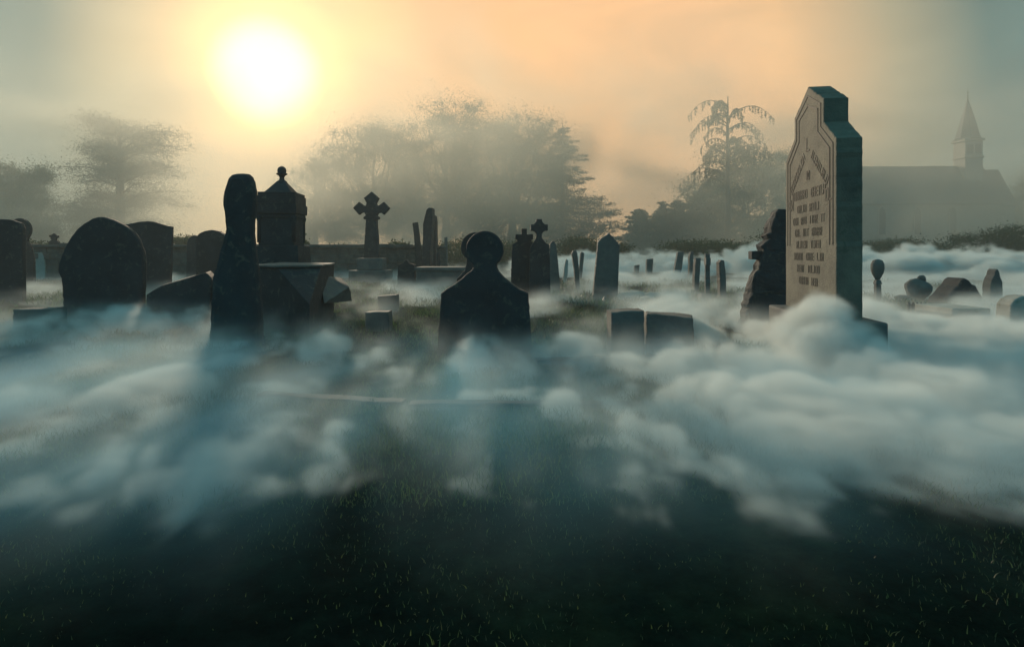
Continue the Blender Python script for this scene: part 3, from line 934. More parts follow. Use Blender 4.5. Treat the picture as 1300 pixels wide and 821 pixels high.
def larch(label, px, Y, top, wpx, seed, name='larch_tree'):
    rng = np.random.default_rng(seed); rg = random.Random(seed)
    Y *= FAR
    s = Y / F; H = HC + (HORIZ - top) * s; Rw = wpx * s / 2
    root = tree_root(name, label, px, Y)
    T = Tubes()
    T.tube([(0, 0, -.2), (.08, 0, H * .4), (-.05, 0, H * .75), (.02, 0, H * .98)], [H * .022, H * .016, H * .010, H * .003], 7)
    pts = []
    for i in range(46):
        t = rg.uniform(.30, .97)
        a = rg.choice([0, math.pi]) + rg.gauss(0, .7)
        L = Rw * (1.1 - .55 * t) * rg.uniform(.45, 1.15)
        z0 = H * t
        P = []
        for k in range(8):
            f = k / 7
            P.append(Vector((math.cos(a) * L * f, math.sin(a) * L * f, z0 + L * (.34 * math.sin(math.pi * f * .75) - .38 * f * f))))
        T.tube(P, [H * .0045 * (1 - .11 * k) for k in range(8)], 4)
        for k in range(1, 8):
            for j in range(3):
                b = P[k] + Vector((rg.gauss(0, .05), rg.gauss(0, .2), 0)) - (P[k] - P[k - 1]) * rg.random()
                dl = rg.uniform(.25, 1.0) * (0.35 + .5 * k / 7) * H * .08
                T.tube([b, b + Vector((rg.gauss(0, .08), rg.gauss(0, .08), -dl))], [.02, .01], 3)
                m = int(7 + dl * 16)
                q = np.zeros((m, 3)); q[:, 2] = -rng.uniform(0, dl, m)
                q[:, :2] = rng.normal(size=(m, 2)) * .09
                pts.append(q + np.array(b))
    T.build('trunk', M['bark'], root)
    leaf_cloud('crown', np.concatenate(pts), 0.16, M['larch'], root, rng)


def conifer(label, px, Y, top, wpx, seed, name='conifer_tree', dens=1.0, zmin=.06, whorls=26, size=0.2, power=.9):
    rng = np.random.default_rng(seed); rg = random.Random(seed)
    Y *= FAR
    s = Y / F; H = HC + (HORIZ - top) * s; Rw = wpx * s / 2
    root = tree_root(name, label, px, Y)
    T = Tubes(); T.tube([(0, 0, -.2), (0, .03, H * .5), (.02, 0, H * .99)], [H * .022, H * .013, H * .002], 7)
    pts = []
    for i in range(whorls):
        t = zmin + (.98 - zmin) * (i / whorls) ** .9
        for k in range(rg.randint(4, 6)):
            a = rg.uniform(0, 2 * math.pi); L = Rw * (1.02 - t) ** power * rg.uniform(.5, 1.15)
            P = [Vector((math.cos(a) * L * f, math.sin(a) * L * f, H * t - L * .28 * f + L * .2 * f * f)) for f in (0, .33, .66, 1)]
            T.tube(P, [H * .004, H * .003, H * .002, H * .001], 4)
            m = int(dens * (10 + 26 * L))
            f = rng.uniform(.12, 1.0, m)
            q = np.stack([math.cos(a) * L * f, math.sin(a) * L * f, H * t - L * .28 * f + L * .2 * f * f], 1)
            wd = .18 * L * (1.15 - f) + .06
            q += rng.normal(size=(m, 3)) * np.stack([wd, wd, wd * .45], 1); q[:, 2] -= .05
            pts.append(q)
    T.build('trunk', M['bark'], root)
    leaf_cloud('crown', np.concatenate(pts), size, M['needle'], root, rng)


broad_tree('dark rounded broadleaf tree at the left picture edge', 12, 38, 208, 150, 101, low=.1, lobes=10)
cedar('spreading flat-tiered cedar between the left edge tree and the sun', 152, 44, 146, 170, 102)
broad_tree('smaller rounded tree under the sun beside the big broadleaf', 400, 52, 194, 120, 103, low=.1, lobes=8, leaves=16000)
broad_tree('broad bushy tree left of the tallest central tree', 474, 50, 150, 170, 104, low=.05, lobes=17, leaves=28000)
broad_tree('tallest central broadleaf tree with a ragged crown', 566, 54, 126, 205, 105, low=.05, lobes=20, leaves=34000)
broad_tree('wide broadleaf tree right of the tallest central tree', 650, 47, 138, 180, 106, low=.05, lobes=19, leaves=32000)
conifer('ragged spruce with a thin pointed top right of the central trees', 714, 45, 154, 190, 107, dens=1.3, power=.8, whorls=30)
larch('sparse larch with drooping hanging twigs', 924, 40, 118, 150, 108)
broad_tree('bushy round tree standing below the drooping larch', 945, 46, 196, 170, 109, low=.04, lobes=14, leaves=28000)
for i, (px, top, w, Y, lab) in enumerate([(812, 262, 48, 42, 'small pointed conifer at the left end of the low conifer clump'), (842, 252, 40, 44, 'slim tallest conifer of the low conifer clump'),
                                   (862, 250, 46, 43, 'middle bushy conifer of the low conifer clump'), (886, 238, 50, 45, 'wide conifer next to the larch in the low clump')]):
    conifer(lab, px, Y, top, w * 2.1, 120 + i, dens=3.0, whorls=22, power=.7)
broad_tree('dark tree rising behind the right picture edge', 1318, 50, 214, 100, 110, low=.06, lobes=8, leaves=16000)
broad_tree('round tree between the larch and the tall lettered stone', 1006, 52, 180, 130, 111, low=.06, lobes=8, leaves=16000)


def shrub(label, px, Y, top, wpx, seed):
    rng = np.random.default_rng(seed); rg = random.Random(seed)
    s = Y / F; H = HC + (HORIZ - top) * s; Rw = wpx * s / 2
    root = empty('shrub', ((px - CX) / F * Y, Y, -.03), label, 'shrub', 'shrubs along the back of the churchyard')
    T = Tubes(); pts = []
    for i in range(26):
        a = rg.uniform(0, 2 * math.pi); r = Rw * rg.uniform(.1, .9); z = H * rg.uniform(.35, .92) * math.sqrt(max(.1, 1 - (r / Rw) ** 2 * .7))
        e = Vector((math.cos(a) * r, math.sin(a) * r, z)); T.tube(bend((0, 0, 0), e, .05, rg, 3), [.03, .02, .012, .006], 4)
        q = rng.normal(size=(700, 3)) * np.array([Rw * .16, Rw * .16, H * .09]); pts.append(q + np.array(e))
    T.build('stem', M['bark'], root)
    P = np.concatenate(pts); P[:, 2] = np.abs(P[:, 2])
    leaf_cloud('foliage', P, 0.055, M['bush'], root, rng)


for i, (px, Y, top, w, lab) in enumerate([(20, 24, 300, 90, 'dark low shrub behind the disc-headed stone on the left'), (225, 26, 298, 80, 'low shrub seen past the wavy-topped headstone'),
                                     (382, 20, 300, 34, 'little round shrub behind the back wall, right of the finial monument'), (445, 26, 309, 90, 'wide low shrub beyond the wall by the pointed-arm cross'),
                                     (507, 22, 309, 46, 'small shrub between the cross and the leaning post'), (620, 30, 300, 150, 'broad low shrub far behind the disc headstone'),
                                     (740, 32, 300, 120, 'broad low shrub below the ragged spruce'), (905, 32, 303, 150, 'wide shrub at the foot of the larch'), (1010, 34, 290, 120, 'tall shrub behind the lettered stone'),
                                     (1150, 38, 303, 150, 'broad shrub in front of the chapel wall'), (1270, 36, 288, 120, 'dark bush at the right end of the chapel')]):
    shrub(lab, px, Y, top, w, 200 + i)


# ------------------------------------------------------------------ chapel
def chapel():
    Y = 60.0; s = Y / F; k = 2.25
    X = lambda px: (px - 1170) * s
    Z = lambda py: HC / k + (HORIZ - py) * s
    root = empty('chapel', ((1170 - CX) * s * k, Y * k, 0), 'misty stone chapel with steep roof and slender spired turret', 'chapel', rz=R(-2))
    root.scale = (k, k, k)
    x0, x1 = X(1020), X(1243)
    hw, ez, rz_ = 2.6, Z(262), Z(211)
    link('wall', box_mesh(x0, x1, -hw, hw, -.2, ez, 0.0), M['chapel'], root)

    def gable_roof(xa, xb, hw, ez, rz_, ov=.25):
        m = prism([(-hw - ov, ez - .1), (-hw - ov, ez + .08), (0, rz_), (hw + ov, ez + .08), (hw + ov, ez - .1), (0, rz_ - .35)], xa, xb, 0.03, 3, 0)
        m.transform(Matrix.Rotation(R(90), 4, 'Z')); return m
    # prism extrudes along y; after +90 about z: local x -> y, y -> -x
    link('roof', gable_roof(-x1 - .2, -x0, hw, ez, rz_), M['roof'], root)
    for xx in (x1 - .35,):
        m = prism([(-hw, ez - .3), (0, rz_ - .4), (hw, ez - .3)], -x1 + .05, -x1 + .4, 0.02, 3, 0); m.transform(Matrix.Rotation(R(90), 4, 'Z'))
        link('gable', m, M['chapel'], root)
    # chancel
    xc = X(1263)
    link('wall', box_mesh(x1 + .004, xc, -hw * .85, hw * .85, -.2, Z(264), 0.0), M['chapel'], root)
    link('roof', gable_roof(-xc - .15, -x1 - .21, hw * .85, Z(264), Z(216)), M['roof'], root)
    m = prism([(-hw * .85, Z(264) - .25), (0, Z(216) - .4), (hw * .85, Z(264) - .25)], -xc + .02, -xc + .35, 0.02, 3, 0); m.transform(Matrix.Rotation(R(90), 4, 'Z'))
    link('gable', m, M['chapel'], root)
    # turret
    tx, tw = X(1224.5), 10.6 * s
    ms = [box_mesh(tx - tw, tx + tw, -tw - .3, tw - .3, -.2, Z(182), 0.03)]
    ms.append(box_mesh(tx - tw - .1, tx + tw + .1, -tw - .4, tw - .2, Z(203), Z(200.5), 0.03))
    ms.append(box_mesh(tx - tw - .13, tx + tw + .13, -tw - .43, tw - .17, Z(182) + .003, Z(178.5), 0.03))
    link('turret', join(ms), M['chapel'], root)
    for e in (-1, 1):
        link('louvre', box_mesh(tx + e * tw * .45 - .3, tx + e * tw * .45 + .3, -tw - .33, -tw - .302, Z(198), Z(186), 0.0), M['glass'], root)
    m = lathe([(tw * 1.42, 0), (tw * 1.3, .1), (tw * .66, Z(150) - Z(178)), (.03, Z(126) - Z(178))], 8)
    for p in m.polygons: p.use_smooth = False
    m.transform(Matrix.Translation((tx, -.3, Z(178.4))) @ Matrix.Rotation(R(22.5), 4, 'Z'))
    link('spire', m, M['roof'], root)
    m = lathe([(.05, 0), (.03, .5), (.08, .54), (.08, .6), (.02, .75), (.012, 1.15)], 8); m.transform(Matrix.Translation((tx, -.3, Z(126.5))))
    link('finial', m, M['iron'], root)
    for e in range(4):
        wx = X(1060 + e * 42)
        f = link('window', prism([(wx - .42, 1.9), (wx - .42, 4.1), (wx - .25, 4.7), (wx, 5.0), (wx + .25, 4.7), (wx + .42, 4.1), (wx + .42, 1.9)], -hw - .06, -hw - .002, 0.01, 2, 0), M['chapel'], root)
        link('pane', prism([(wx - .3, 2.0), (wx - .3, 4.05), (wx - .17, 4.5), (wx, 4.75), (wx + .17, 4.5), (wx + .3, 4.05), (wx + .3, 2.0)], -hw - .075, -hw - .062, 0.002, 2, 0), M['glass'], f)


chapel()

# ------------------------------------------------------------------ haze: one even volume round everything
SUN_AZ, SUN_EL = math.atan2(-312, F), math.atan2(HORIZ - 92, math.hypot(312, F))
sun_dir = Vector((math.sin(SUN_AZ) * math.cos(SUN_EL), math.cos(SUN_AZ) * math.cos(SUN_EL), math.sin(SUN_EL)))


def volume_mat(name, color, density, aniso, attr=None):
    m, nt, out = new_mat(name)
    v = N(nt, 'ShaderNodeVolumePrincipled')
    v.inputs['Color'].default_value = (*color, 1)
    v.inputs['Density'].default_value = density
    v.inputs['Anisotropy'].default_value = aniso
    v.inputs['Density Attribute'].default_value = attr or ''
    nt.links.new(v.outputs[0], out.inputs['Volume'])
    return m


HAZE_D = 0.0044
hz = link('haze', box_mesh(-215, 215, -55, 310, -1.2, 40.5, 0.0), volume_mat('pale_haze', (0.58, 0.63, 0.60), HAZE_D, 0.22))
tag(hz, 'even pale mist filling the churchyard air', 'haze', kind='stuff')

# ------------------------------------------------------------------ rolling ground fog (a density grid)
# each puff is a low dome of fog standing on the turf: centre x, y, radii rx, ry, height h, thickness k
PUFFS = []
PUFF_GAIN = [0.66]


def puff(px, py, wpx, hpx, k, deep=1.2):
    """a dome whose foot is seen at (px, py): half-width and height given in photo pixels at that depth"""
    Y = base_depth(py)
    s_ = Y / F
    PUFFS.append(((px - CX) * s_, Y, wpx * s_, wpx * s_ * deep, hpx * s_, k * PUFF_GAIN[0]))


def sstep(a, b, x):
    t = min(1.0, max(0.0, (x - a) / (b - a)))
    return t * t * (3 - 2 * t)


# broad banks
for a in [
    # round the lettered stone and over the right half
    (1040, 470, 75, 105, 1.05), (985, 480, 50, 55, .95), (1095, 490, 60, 60, .95), (930, 470, 60, 45, .8), (870, 470, 50, 62, .8), (900, 515, 75, 55, .9), (1000, 525, 85, 50, .95), (1110, 530, 90, 50, 1.0),
    (1215, 520, 100, 55, .95), (1310, 500, 90, 70, .9), (1180, 460, 90, 40, .8), (1270, 445, 80, 40, .8), (1150, 570, 110, 40, .75), (1010, 575, 90, 38, .75), (1280, 575, 100, 45, .75),
    (808, 566, 24, 34, 1.2), (848, 578, 28, 34, 1.2), (713, 523, 22, 24, 1.1), (655, 515, 45, 22, .65), (590, 540, 60, 28, .6), (735, 455, 42, 38, .95), (700, 560, 60, 22, .5),
    # centre and left
    (620, 468, 75, 50, .62), (570, 488, 50, 24, .4), (445, 545, 28, 22, .7), (400, 455, 60, 45, .55), (330, 465, 70, 35, .5), (370, 500, 60, 26, .5), (250, 425, 80, 40, .6), (130, 425, 90, 42, .65), (30, 440, 90, 45, .65),
    (205, 508, 105, 34, .85), (90, 515, 100, 30, .7), (-20, 530, 90, 40, .7), (290, 540, 80, 22, .5), (120, 565, 100, 26, .55), (20, 600, 90, 26, .5), (150, 625, 80, 14, .4),
    # beyond
    (690, 352, 60, 26, .8, 1.0), (735, 350, 50, 30, .9, 1.0), (830, 345, 70, 34, .8, 1.0), (930, 343, 70, 30, .7, 1.0), (1000, 345, 60, 28, .8, 1.0), (1110, 346, 80, 28, .8, 1.0), (1210, 346, 80, 30, .8, 1.0), (1310, 346, 70, 32, .8, 1.0), (1160, 342, 50, 40, .75, 1.0), (1260, 342, 60, 44, .75, 1.0), (960, 342, 50, 34, .7, 1.0),
    (1150, 344, 50, 34, .8, 1.0), (760, 372, 50, 18, .6, 1.0), (850, 372, 45, 12, .6, 1.0), (1080, 400, 50, 26, .8, 1.0), (1250, 420, 60, 18, .8, 1.0), (970, 415, 40, 20, .7, 1.0),
    (225, 366, 28, 24, 1.0, 1.0), (60, 372, 50, 18, .6, 1.0), (430, 352, 60, 14, .6, 1.0), (540, 372, 60, 14, .5, 1.0), (330, 345, 70, 12, .5, 1.0), (690, 395, 40, 22, .7, 1.0),
]:
    puff(*a)
# a few bright compact rolls
PUFF_GAIN[0] = 1.0
for a in [(806, 563, 22, 30, 1.7), (846, 576, 26, 30, 1.7), (712, 522, 22, 24, 1.6), (735, 448, 36, 32, 1.3), (860, 480, 38, 50, 1.35), (905, 500, 44, 44, 1.3), (1040, 462, 60, 90, 1.25), (1000, 508, 50, 36, 1.3), (1095, 525, 60, 40, 1.35),
          (1180, 515, 70, 40, 1.3), (445, 543, 24, 20, 1.1), (600, 512, 30, 18, 1.0), (655, 508, 30, 18, 1.0), (205, 500, 80, 26, 1.15), (1080, 575, 60, 28, 1.1), (975, 560, 46, 26, 1.1), (1230, 575, 60, 28, 1.0)]:
    puff(*a)
# many small rolls
rgp = random.Random(77)
n_ = 0
while n_ < 760:
    px, py = rgp.uniform(-80, 1380), rgp.uniform(350, 665)
    right = sstep(640, 980, px)
    w_ = .30 + .70 * right
    for cx_, cy_, ax_, ay_, m_ in [(525, 425, 85, 40, .03), (735, 425, 60, 26, .15), (600, 590, 190, 38, .2), (330, 480, 90, 30, .3), (500, 498, 110, 20, .25), (420, 600, 170, 40, .35), (205, 495, 170, 35, 1.6), (1190, 396, 75, 15, .08), (905, 378, 60, 14, .2)]:
        d_ = math.hypot((px - cx_) / ax_, (py - cy_) / ay_)
        if d_ < 1: w_ *= m_
    w_ *= 1 - .85 * sstep(565 + 40 * right, 665 + 10 * right, py)
    if rgp.random() > w_: continue
    n_ += 1
    small = rgp.random() ** 1.6
    r = 10 + 38 * small
    hh = r * rgp.uniform(.5, .95) * (.55 + .45 * right)
    if py < 400: r *= .8; hh *= .55
    if py > 545: r *= .8; hh *= .8
    puff(px, py, r * rgp.uniform(.8, 1.3), hh, rgp.uniform(.45, 1.05) * (.62 + .42 * right), rgp.uniform(1.2, 3.6))


for i in range(60):
    px = rgp.uniform(660, 1380); py = rgp.uniform(341, 351); r = rgp.uniform(9, 34)
    puff(px, py, r * rgp.uniform(.9, 1.6), r * rgp.uniform(.8, 1.15) + 6, rgp.uniform(.7, 1.15), 1.0)


# low streaks drawn out along the wind over the nearest turf
for i in range(120):
    px = rgp.uniform(-80, 1380); py = rgp.uniform(530, 655); r = rgp.uniform(9, 30)
    if 440 < px < 760 and 555 < py < 620 and i % 3: continue
    puff(px, py, r * rgp.uniform(.7, 1.2), r * rgp.uniform(.35, .7), rgp.uniform(.45, .85) * (1 - .45 * sstep(600, 655, py)), rgp.uniform(2.5, 5.5))


def fog_map(name, x0, x1, y0, y1, res):
    """plan of the fog over a patch of ground: thickness and height, kept in memory only"""
    nx, ny = int((x1 - x0) / res), int((y1 - y0) / res)
    X = x0 + (np.arange(nx) + .5) * (x1 - x0) / nx
    Yv = y0 + (np.arange(ny) + .5) * (y1 - y0) / ny
    A = np.zeros((ny, nx)); H = np.full((ny, nx), .05)
    for cx, cy, rx, ry, h, k in PUFFS:
        i0, i1 = np.searchsorted(X, [cx - rx, cx + rx]); j0, j1 = np.searchsorted(Yv, [cy - ry, cy + ry])
        if i0 >= i1 or j0 >= j1: continue
        d2 = ((X[None, i0:i1] - cx) / rx) ** 2 + ((Yv[j0:j1, None] - cy) / ry) ** 2
        m = np.clip(1 - d2, 0, 1)
        a = k * np.minimum(1, m * 1.6) ** 1.2
        hh = h * np.sqrt(m)
        A0, H0 = A[j0:j1, i0:i1], H[j0:j1, i0:i1]
        A[j0:j1, i0:i1] = np.maximum(A0, a) + .12 * np.minimum(A0, a)
        H[j0:j1, i0:i1] = np.maximum(H0, hh)
    px = np.zeros((ny, nx, 4), np.float32)
    px[..., 0] = A; px[..., 1] = H; px[..., 3] = 1
    im = bpy.data.images.new(name, nx, ny, float_buffer=True, is_data=True)
    im.pixels.foreach_set(px.reshape(-1)); im.update(); im.pack()
    return im


FOG_MAT = volume_mat('rolling_fog', (0.92, 0.97, 0.96), 9.0, 0.12, 'density')


def fog_tree(img, lo, hi, res, fine):
    g = bpy.data.node_groups.new('fog_density', 'GeometryNodeTree')
    g.interface.new_socket('Geometry', in_out='INPUT', socket_type='NodeSocketGeometry')
    g.interface.new_socket('Geometry', in_out='OUTPUT', socket_type='NodeSocketGeometry')
    go = g.nodes.new('NodeGroupOutput')
    L = g.links.new

    def vm(op, a=None, b=None, sc=None):
        n = g.nodes.new('ShaderNodeVectorMath'); n.operation = op
        for i, v in ((0, a), (1, b)):
            if v is None: continue
            if isinstance(v, (tuple, list)): n.inputs[i].default_value = v
            else: L(v, n.inputs[i])
        if sc is not None: n.inputs['Scale'].default_value = sc
        return n.outputs['Vector']

    def mt(op, a, b=None):
        n = g.nodes.new('ShaderNodeMath'); n.operation = op
        for i, v in ((0, a), (1, b)):
            if v is None: continue
            if isinstance(v, (int, float)): n.inputs[i].default_value = v
            else: L(v, n.inputs[i])
        return n.outputs[0]

    def noise(vec, scale, detail, rough=.5, col=False, dist=0.0):
        n = g.nodes.new('ShaderNodeTexNoise'); n.inputs['Scale'].default_value = scale; n.inputs['Detail'].default_value = detail; n.inputs['Roughness'].default_value = rough
        n.inputs['Distortion'].default_value = dist
        L(vec, n.inputs['Vector'])
        return n.outputs['Color'] if col else n.outputs[0]

    def mrange(v, a, b, c, d, interp='SMOOTHSTEP'):
        n = g.nodes.new('ShaderNodeMapRange'); n.interpolation_type = interp
        for k, x in zip(('From Min', 'From Max', 'To Min', 'To Max'), (a, b, c, d)): n.inputs[k].default_value = x
        L(v, n.inputs['Value']); return n.outputs['Result']
    pos = g.nodes.new('GeometryNodeInputPosition').outputs[0]
    w1 = vm('SUBTRACT', noise(vm('MULTIPLY', pos, (1, 1, 1.4)), 1.6, 1, .5, True), (.5, .5, .5))
    p1 = vm('ADD', pos, vm('MULTIPLY', w1, (.34, .34, .16)))
    w2 = vm('SUBTRACT', noise(p1, 5.5, 1, .5, True), (.5, .5, .5))
    p2 = vm('ADD', p1, vm('MULTIPLY', w2, (.15, .15, .09)))
    sx, sy = 1 / (hi[0] - lo[0]), 1 / (hi[1] - lo[1])
    uv = vm('MULTIPLY', vm('SUBTRACT', p2, (lo[0], lo[1], 0)), (sx, sy, 0))
    it = g.nodes.new('GeometryNodeImageTexture'); it.inputs['Image'].default_value = img; it.extension = 'EXTEND'; L(uv, it.inputs['Vector'])
    sc_ = g.nodes.new('FunctionNodeSeparateColor'); L(it.outputs['Color'], sc_.inputs[0])
    A, H = sc_.outputs[0], sc_.outputs[1]
    sz = g.nodes.new('ShaderNodeSeparateXYZ'); L(p2, sz.inputs[0])
    sp = g.nodes.new('ShaderNodeSeparateXYZ'); L(pos, sp.inputs[0])
    rel = mt('DIVIDE', sz.outputs[2], mt('MAXIMUM', H, .03))
    total = mt('MULTIPLY', A, mrange(rel, 1.15, .55, 0, 1))
    nz = noise(vm('MULTIPLY', p2, (1.35, .62, 1.7)), 3.6 if fine else 2.4, 5, .60)
    vo = g.nodes.new('ShaderNodeTexVoronoi'); vo.feature = 'F1'; vo.inputs['Scale'].default_value = 6.5 if fine else 2.6; vo.inputs['Detail'].default_value = 0.0
    L(p2, vo.inputs['Vector'])
    bill = mt('SUBTRACT', .5, vo.outputs['Distance'])
    f = mt('ADD', mt('ADD', total, mt('MULTIPLY', mt('SUBTRACT', nz, .5), 2.1)), mt('MULTIPLY', bill, .7))
    roll = mt('MULTIPLY', mrange(mt('SUBTRACT', f, .40), 0.0, .72, 0, 1 if fine else .5), mrange(total, .03, .30, 0, 1))
    # thin ragged veil just over the turf, drawn out along the wind
    nv = noise(vm('MULTIPLY', p1, (1.9, .7, 2.6)), 2.0, 4, .6, False, .4)
    veil = mt('MULTIPLY', mrange(mt('ADD', mt('ADD', mt('MULTIPLY', A, .62), .12), mt('MULTIPLY', mt('SUBTRACT', nv, .5), 1.6)), .06, .85, 0, .15 if fine else .2), mrange(sp.outputs[2], .30, .02, 0, 1))
    veil = mt('MULTIPLY', veil, mrange(sp.outputs[1], 1.15, 2.3, .32, 1))
    dens = mt('ADD', roll, veil)
    vc = g.nodes.new('GeometryNodeVolumeCube')
    L(dens, vc.inputs['Density'])
    vc.inputs['Min'].default_value = lo; vc.inputs['Max'].default_value = hi
    for k, n_ in enumerate(('Resolution X', 'Resolution Y', 'Resolution Z')): vc.inputs[n_].default_value = max(4, int((hi[k] - lo[k]) / res[k]))
    sm = g.nodes.new('GeometryNodeSetMaterial'); L(vc.outputs[0], sm.inputs[0]); sm.inputs['Material'].default_value = FOG_MAT
    L(sm.outputs[0], go.inputs[0])
    return g


def fog(lo, hi, vox, mapres, fine, step):
    v = bpy.data.volumes.new('ground_fog')
    o = bpy.data.objects.new('ground_fog', v); C.objects.link(o)
    v.materials.append(FOG_MAT)
    md = o.modifiers.new('density', 'NODES')
    md.node_group = fog_tree(fog_map('fog_plan', lo[0], hi[0], lo[1], hi[1], mapres), lo, hi, vox, fine)
    v.render.step_size = step
    return tag(o, 'pale rolling fog lying low over the turf and around the headstones', 'fog', 'ground fog', 'stuff')


fog((-4.8, 1.1, -0.04), (5.4, 5.6, 0.62), (.024, .024, .02), .02, True, .06)
fog((-15.0, 5.6, -0.04), (19.0, 26.0, 1.5), (.10, .10, .05), .07, False, .2)


def drifting_mist(name, label, m, lo, hi, res, nscale, dist, rng_, fades, step):
    g = bpy.data.node_groups.new('mist_density', 'GeometryNodeTree')
    g.interface.new_socket('Geometry', in_out='INPUT', socket_type='NodeSocketGeometry'); g.interface.new_socket('Geometry', in_out='OUTPUT', socket_type='NodeSocketGeometry')
    go = g.nodes.new('NodeGroupOutput'); L = g.links.new
    pos = g.nodes.new('GeometryNodeInputPosition')
    mu = g.nodes.new('ShaderNodeVectorMath'); mu.operation = 'MULTIPLY'; mu.inputs[1].default_value = nscale; L(pos.outputs[0], mu.inputs[0])
    nz = g.nodes.new('ShaderNodeTexNoise'); nz.inputs['Scale'].default_value = 1.0; nz.inputs['Detail'].default_value = 4; nz.inputs['Distortion'].default_value = dist; L(mu.outputs[0], nz.inputs['Vector'])
    mr = g.nodes.new('ShaderNodeMapRange'); mr.interpolation_type = 'SMOOTHSTEP'
    for k, x in zip(('From Min', 'From Max', 'To Min', 'To Max'), (rng_[0], rng_[1], 0, 1)): mr.inputs[k].default_value = x
    L(nz.outputs[0], mr.inputs['Value'])
    sp = g.nodes.new('ShaderNodeSeparateXYZ'); L(pos.outputs[0], sp.inputs[0])
    fade = None
    for ax, a, b in ((0, lo[0], lo[0] + fades[0]), (0, hi[0], hi[0] - fades[0]), (1, lo[1], lo[1] + fades[1]), (1, hi[1], hi[1] - fades[1]), (2, hi[2], hi[2] - fades[2])):
        r = g.nodes.new('ShaderNodeMapRange'); r.interpolation_type = 'SMOOTHSTEP'; r.inputs['From Min'].default_value = min(a, b); r.inputs['From Max'].default_value = max(a, b)
        r.inputs['To Min'].default_value = 0 if a < b else 1; r.inputs['To Max'].default_value = 1 if a < b else 0
        L(sp.outputs[ax], r.inputs['Value'])
        mm = g.nodes.new('ShaderNodeMath'); mm.operation = 'MULTIPLY'
        L(fade if fade is not None else mr.outputs['Result'], mm.inputs[0]); L(r.outputs['Result'], mm.inputs[1]); fade = mm.outputs[0]
    vc = g.nodes.new('GeometryNodeVolumeCube'); L(fade, vc.inputs['Density']); vc.inputs['Min'].default_value = lo; vc.inputs['Max'].default_value = hi
    for k, n_ in enumerate(('Resolution X', 'Resolution Y', 'Resolution Z')): vc.inputs[n_].default_value = max(6, int((hi[k] - lo[k]) / res[k]))
    sm = g.nodes.new('GeometryNodeSetMaterial'); L(vc.outputs[0], sm.inputs[0]); sm.inputs['Material'].default_value = m; L(sm.outputs[0], go.inputs[0])
    v = bpy.data.volumes.new(name); v.materials.append(m); v.render.step_size = step
    o = bpy.data.objects.new(name, v); C.objects.link(o)
    o.modifiers.new('density', 'NODES').node_group = g
    tag(o, label, 'mist', 'ground fog', 'stuff')


drifting_mist('drifting_mist', 'patchy mist drifting across the far tree belt', volume_mat('drifting_mist', (0.66, 0.66, 0.58), 0.038, 0.4, 'density'),
              (-95, 45, -0.5), (125, 112, 30), (1.4, 1.4, 1.4), (.045, .03, .09), 1.2, (.42, .75), (14, 10, 9), 7.0)
drifting_mist('ground_veil', 'thin bluish veil of mist streaked over the nearest turf', volume_mat('blue_veil', (0.36, 0.76, 0.93), 3.2, 0.0, 'density'),
              (-4.4, 0.95, -0.05), (4.8, 4.6, 0.20), (.06, .06, .025), (1.5, .55, 3.0), .8, (.36, .76), (.3, 1.35, .20), .12)
# ------------------------------------------------------------------ sky, sun
w = bpy.data.worlds.new('World'); scene.world = w; w.use_nodes = True
nt = w.node_tree
for n in list(nt.nodes): nt.nodes.remove(n)
wo = N(nt, 'ShaderNodeOutputWorld'); bg = N(nt, 'ShaderNodeBackground')
tc = N(nt, 'ShaderNodeTexCoord')
sky = N(nt, 'ShaderNodeTexSky', sky_type='NISHITA', sun_disc=False, sun_elevation=SUN_EL, sun_rotation=SUN_AZ, air_density=1.0, dust_density=4.0, ozone_density=2.0)
SKY_STRENGTH = 0.05


def dotang(d):
    n = N(nt, 'ShaderNodeVectorMath', operation='DOT_PRODUCT'); n.inputs[1].default_value = d
    nt.links.new(tc.outputs['Generated'], n.inputs[0])
    a = N(nt, 'ShaderNodeMath', operation='ARCCOSINE'); nt.links.new(n.outputs['Value'], a.inputs[0])
    dg = N(nt, 'ShaderNodeMath', operation='MULTIPLY'); nt.links.new(a.outputs[0], dg.inputs[0]); dg.inputs[1].default_value = 1 / math.pi
    return dg.outputs[0]                       # 0..1 = 0..180 degrees


K = 1 / 180
wide_c = Vector((math.sin(R(0)) * math.cos(R(9)), math.cos(R(0)) * math.cos(R(9)), math.sin(R(9))))
wide = ramp(nt, [(0, (0.74, 0.33, 0.09)), (20 * K, (0.74, 0.37, 0.145)), (26 * K, (0.70, 0.37, 0.145)), (33 * K, (0.28, 0.22, 0.12)), (38.5 * K, (0.02, 0.07, 0.07)), (48 * K, (0.008, 0.104, 0.128)), (60 * K, (0.024, 0.192, 0.24)), (1, (0.028, 0.192, 0.256))], dotang(wide_c))
glow = ramp(nt, [(0, (2.6, 2.1, .70)), (1.6 * K, (2.3, 1.8, .60)), (2.9 * K, (1.9, 1.40, .50)), (3.9 * K, (1.15, .76, .26)), (4.8 * K, (.52, .27, .065)), (8 * K, (.22, .085, .010)), (15 * K, (.06, .014, .0)), (26 * K, (0, 0, 0))], dotang(sun_dir))
skym = N(nt, 'ShaderNodeMix', data_type='RGBA', blend_type='MULTIPLY', inp={0: 1.0})
nt.links.new(sky.outputs[0], skym.inputs[6]); skym.inputs[7].default_value = (SKY_STRENGTH * .06, SKY_STRENGTH * .09, SKY_STRENGTH * .09, 1)
mp = N(nt, 'ShaderNodeMapping'); mp.inputs['Scale'].default_value = (2.2, 2.2, 5.0); mp.inputs['Rotation'].default_value = (0.25, 0.35, 0.4)
nt.links.new(tc.outputs['Generated'], mp.inputs['Vector'])
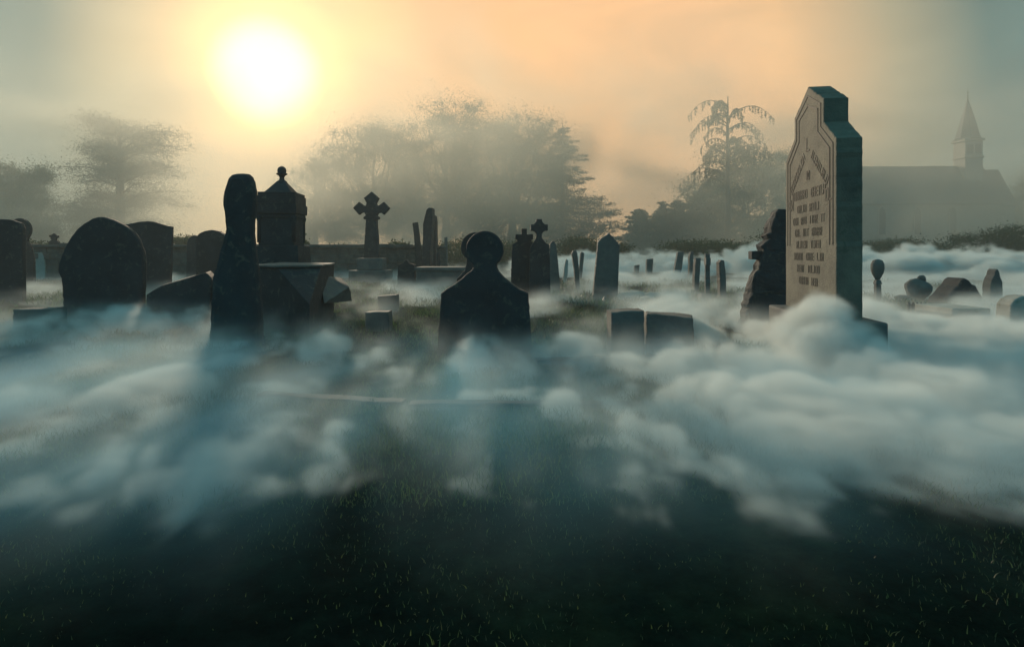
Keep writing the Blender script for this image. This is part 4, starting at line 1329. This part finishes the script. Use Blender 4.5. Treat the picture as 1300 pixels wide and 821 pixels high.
cn = N(nt, 'ShaderNodeTexNoise', inp={'Scale': 1.6, 'Detail': 6.0, 'Roughness': 0.55, 'Distortion': 0.9}); nt.links.new(mp.outputs[0], cn.inputs['Vector'])
cr_ = ramp(nt, [(0.30, (.80, .83, .86)), (0.52, (.98, .98, .98)), (0.72, (1.16, 1.15, 1.13))], cn.outputs['Fac'])
cm = N(nt, 'ShaderNodeMix', data_type='RGBA', blend_type='MULTIPLY', inp={0: 1.0}); nt.links.new(wide.outputs[0], cm.inputs[6]); nt.links.new(cr_.outputs[0], cm.inputs[7])
a1 = N(nt, 'ShaderNodeMix', data_type='RGBA', blend_type='ADD', inp={0: 1.0}); nt.links.new(cm.outputs[2], a1.inputs[6]); nt.links.new(glow.outputs[0], a1.inputs[7])
a2 = N(nt, 'ShaderNodeMix', data_type='RGBA', blend_type='ADD', inp={0: 1.0}); nt.links.new(a1.outputs[2], a2.inputs[6]); nt.links.new(skym.outputs[2], a2.inputs[7])
nt.links.new(a2.outputs[2], bg.inputs['Color']); bg.inputs['Strength'].default_value = 1.0
nt.links.new(bg.outputs[0], wo.inputs['Surface'])
w.cycles.sampling_method = 'MANUAL'; w.cycles.sample_map_resolution = 1024

sd = bpy.data.lights.new('sun', 'SUN'); sd.energy = 4.0; sd.angle = R(5.0); sd.color = (1.0, 0.80, 0.58)
so = bpy.data.objects.new('sun', sd); C.objects.link(so)
so.rotation_euler = sun_dir.to_track_quat('Z', 'Y').to_euler(); so.location = (0, 0, 30)

# ------------------------------------------------------------------ camera and render
cd = bpy.data.cameras.new('camera'); cam = bpy.data.objects.new('camera', cd); C.objects.link(cam)
cam.location = (0, 0, HC); cam.rotation_euler = (R(90), 0, 0)
cd.sensor_width = 36; cd.lens = 36 * F / 1300; cd.shift_y = (HORIZ - 410.5) / 1300
cd.clip_start = 0.02; cd.clip_end = 2000
scene.camera = cam
scene.render.engine = 'CYCLES'
cy = scene.cycles
cy.use_denoising = True
cy.max_bounces = 8; cy.volume_bounces = 2; cy.diffuse_bounces = 3; cy.transparent_max_bounces = 8
cy.volume_step_rate = 1.0; cy.volume_max_steps = 512
cy.sample_clamp_indirect = 4.0
vs = scene.view_settings
vs.view_transform = 'Standard'; vs.look = 'None'; vs.gamma = 1.0; vs.use_curve_mapping = False; vs.exposure = 0.85
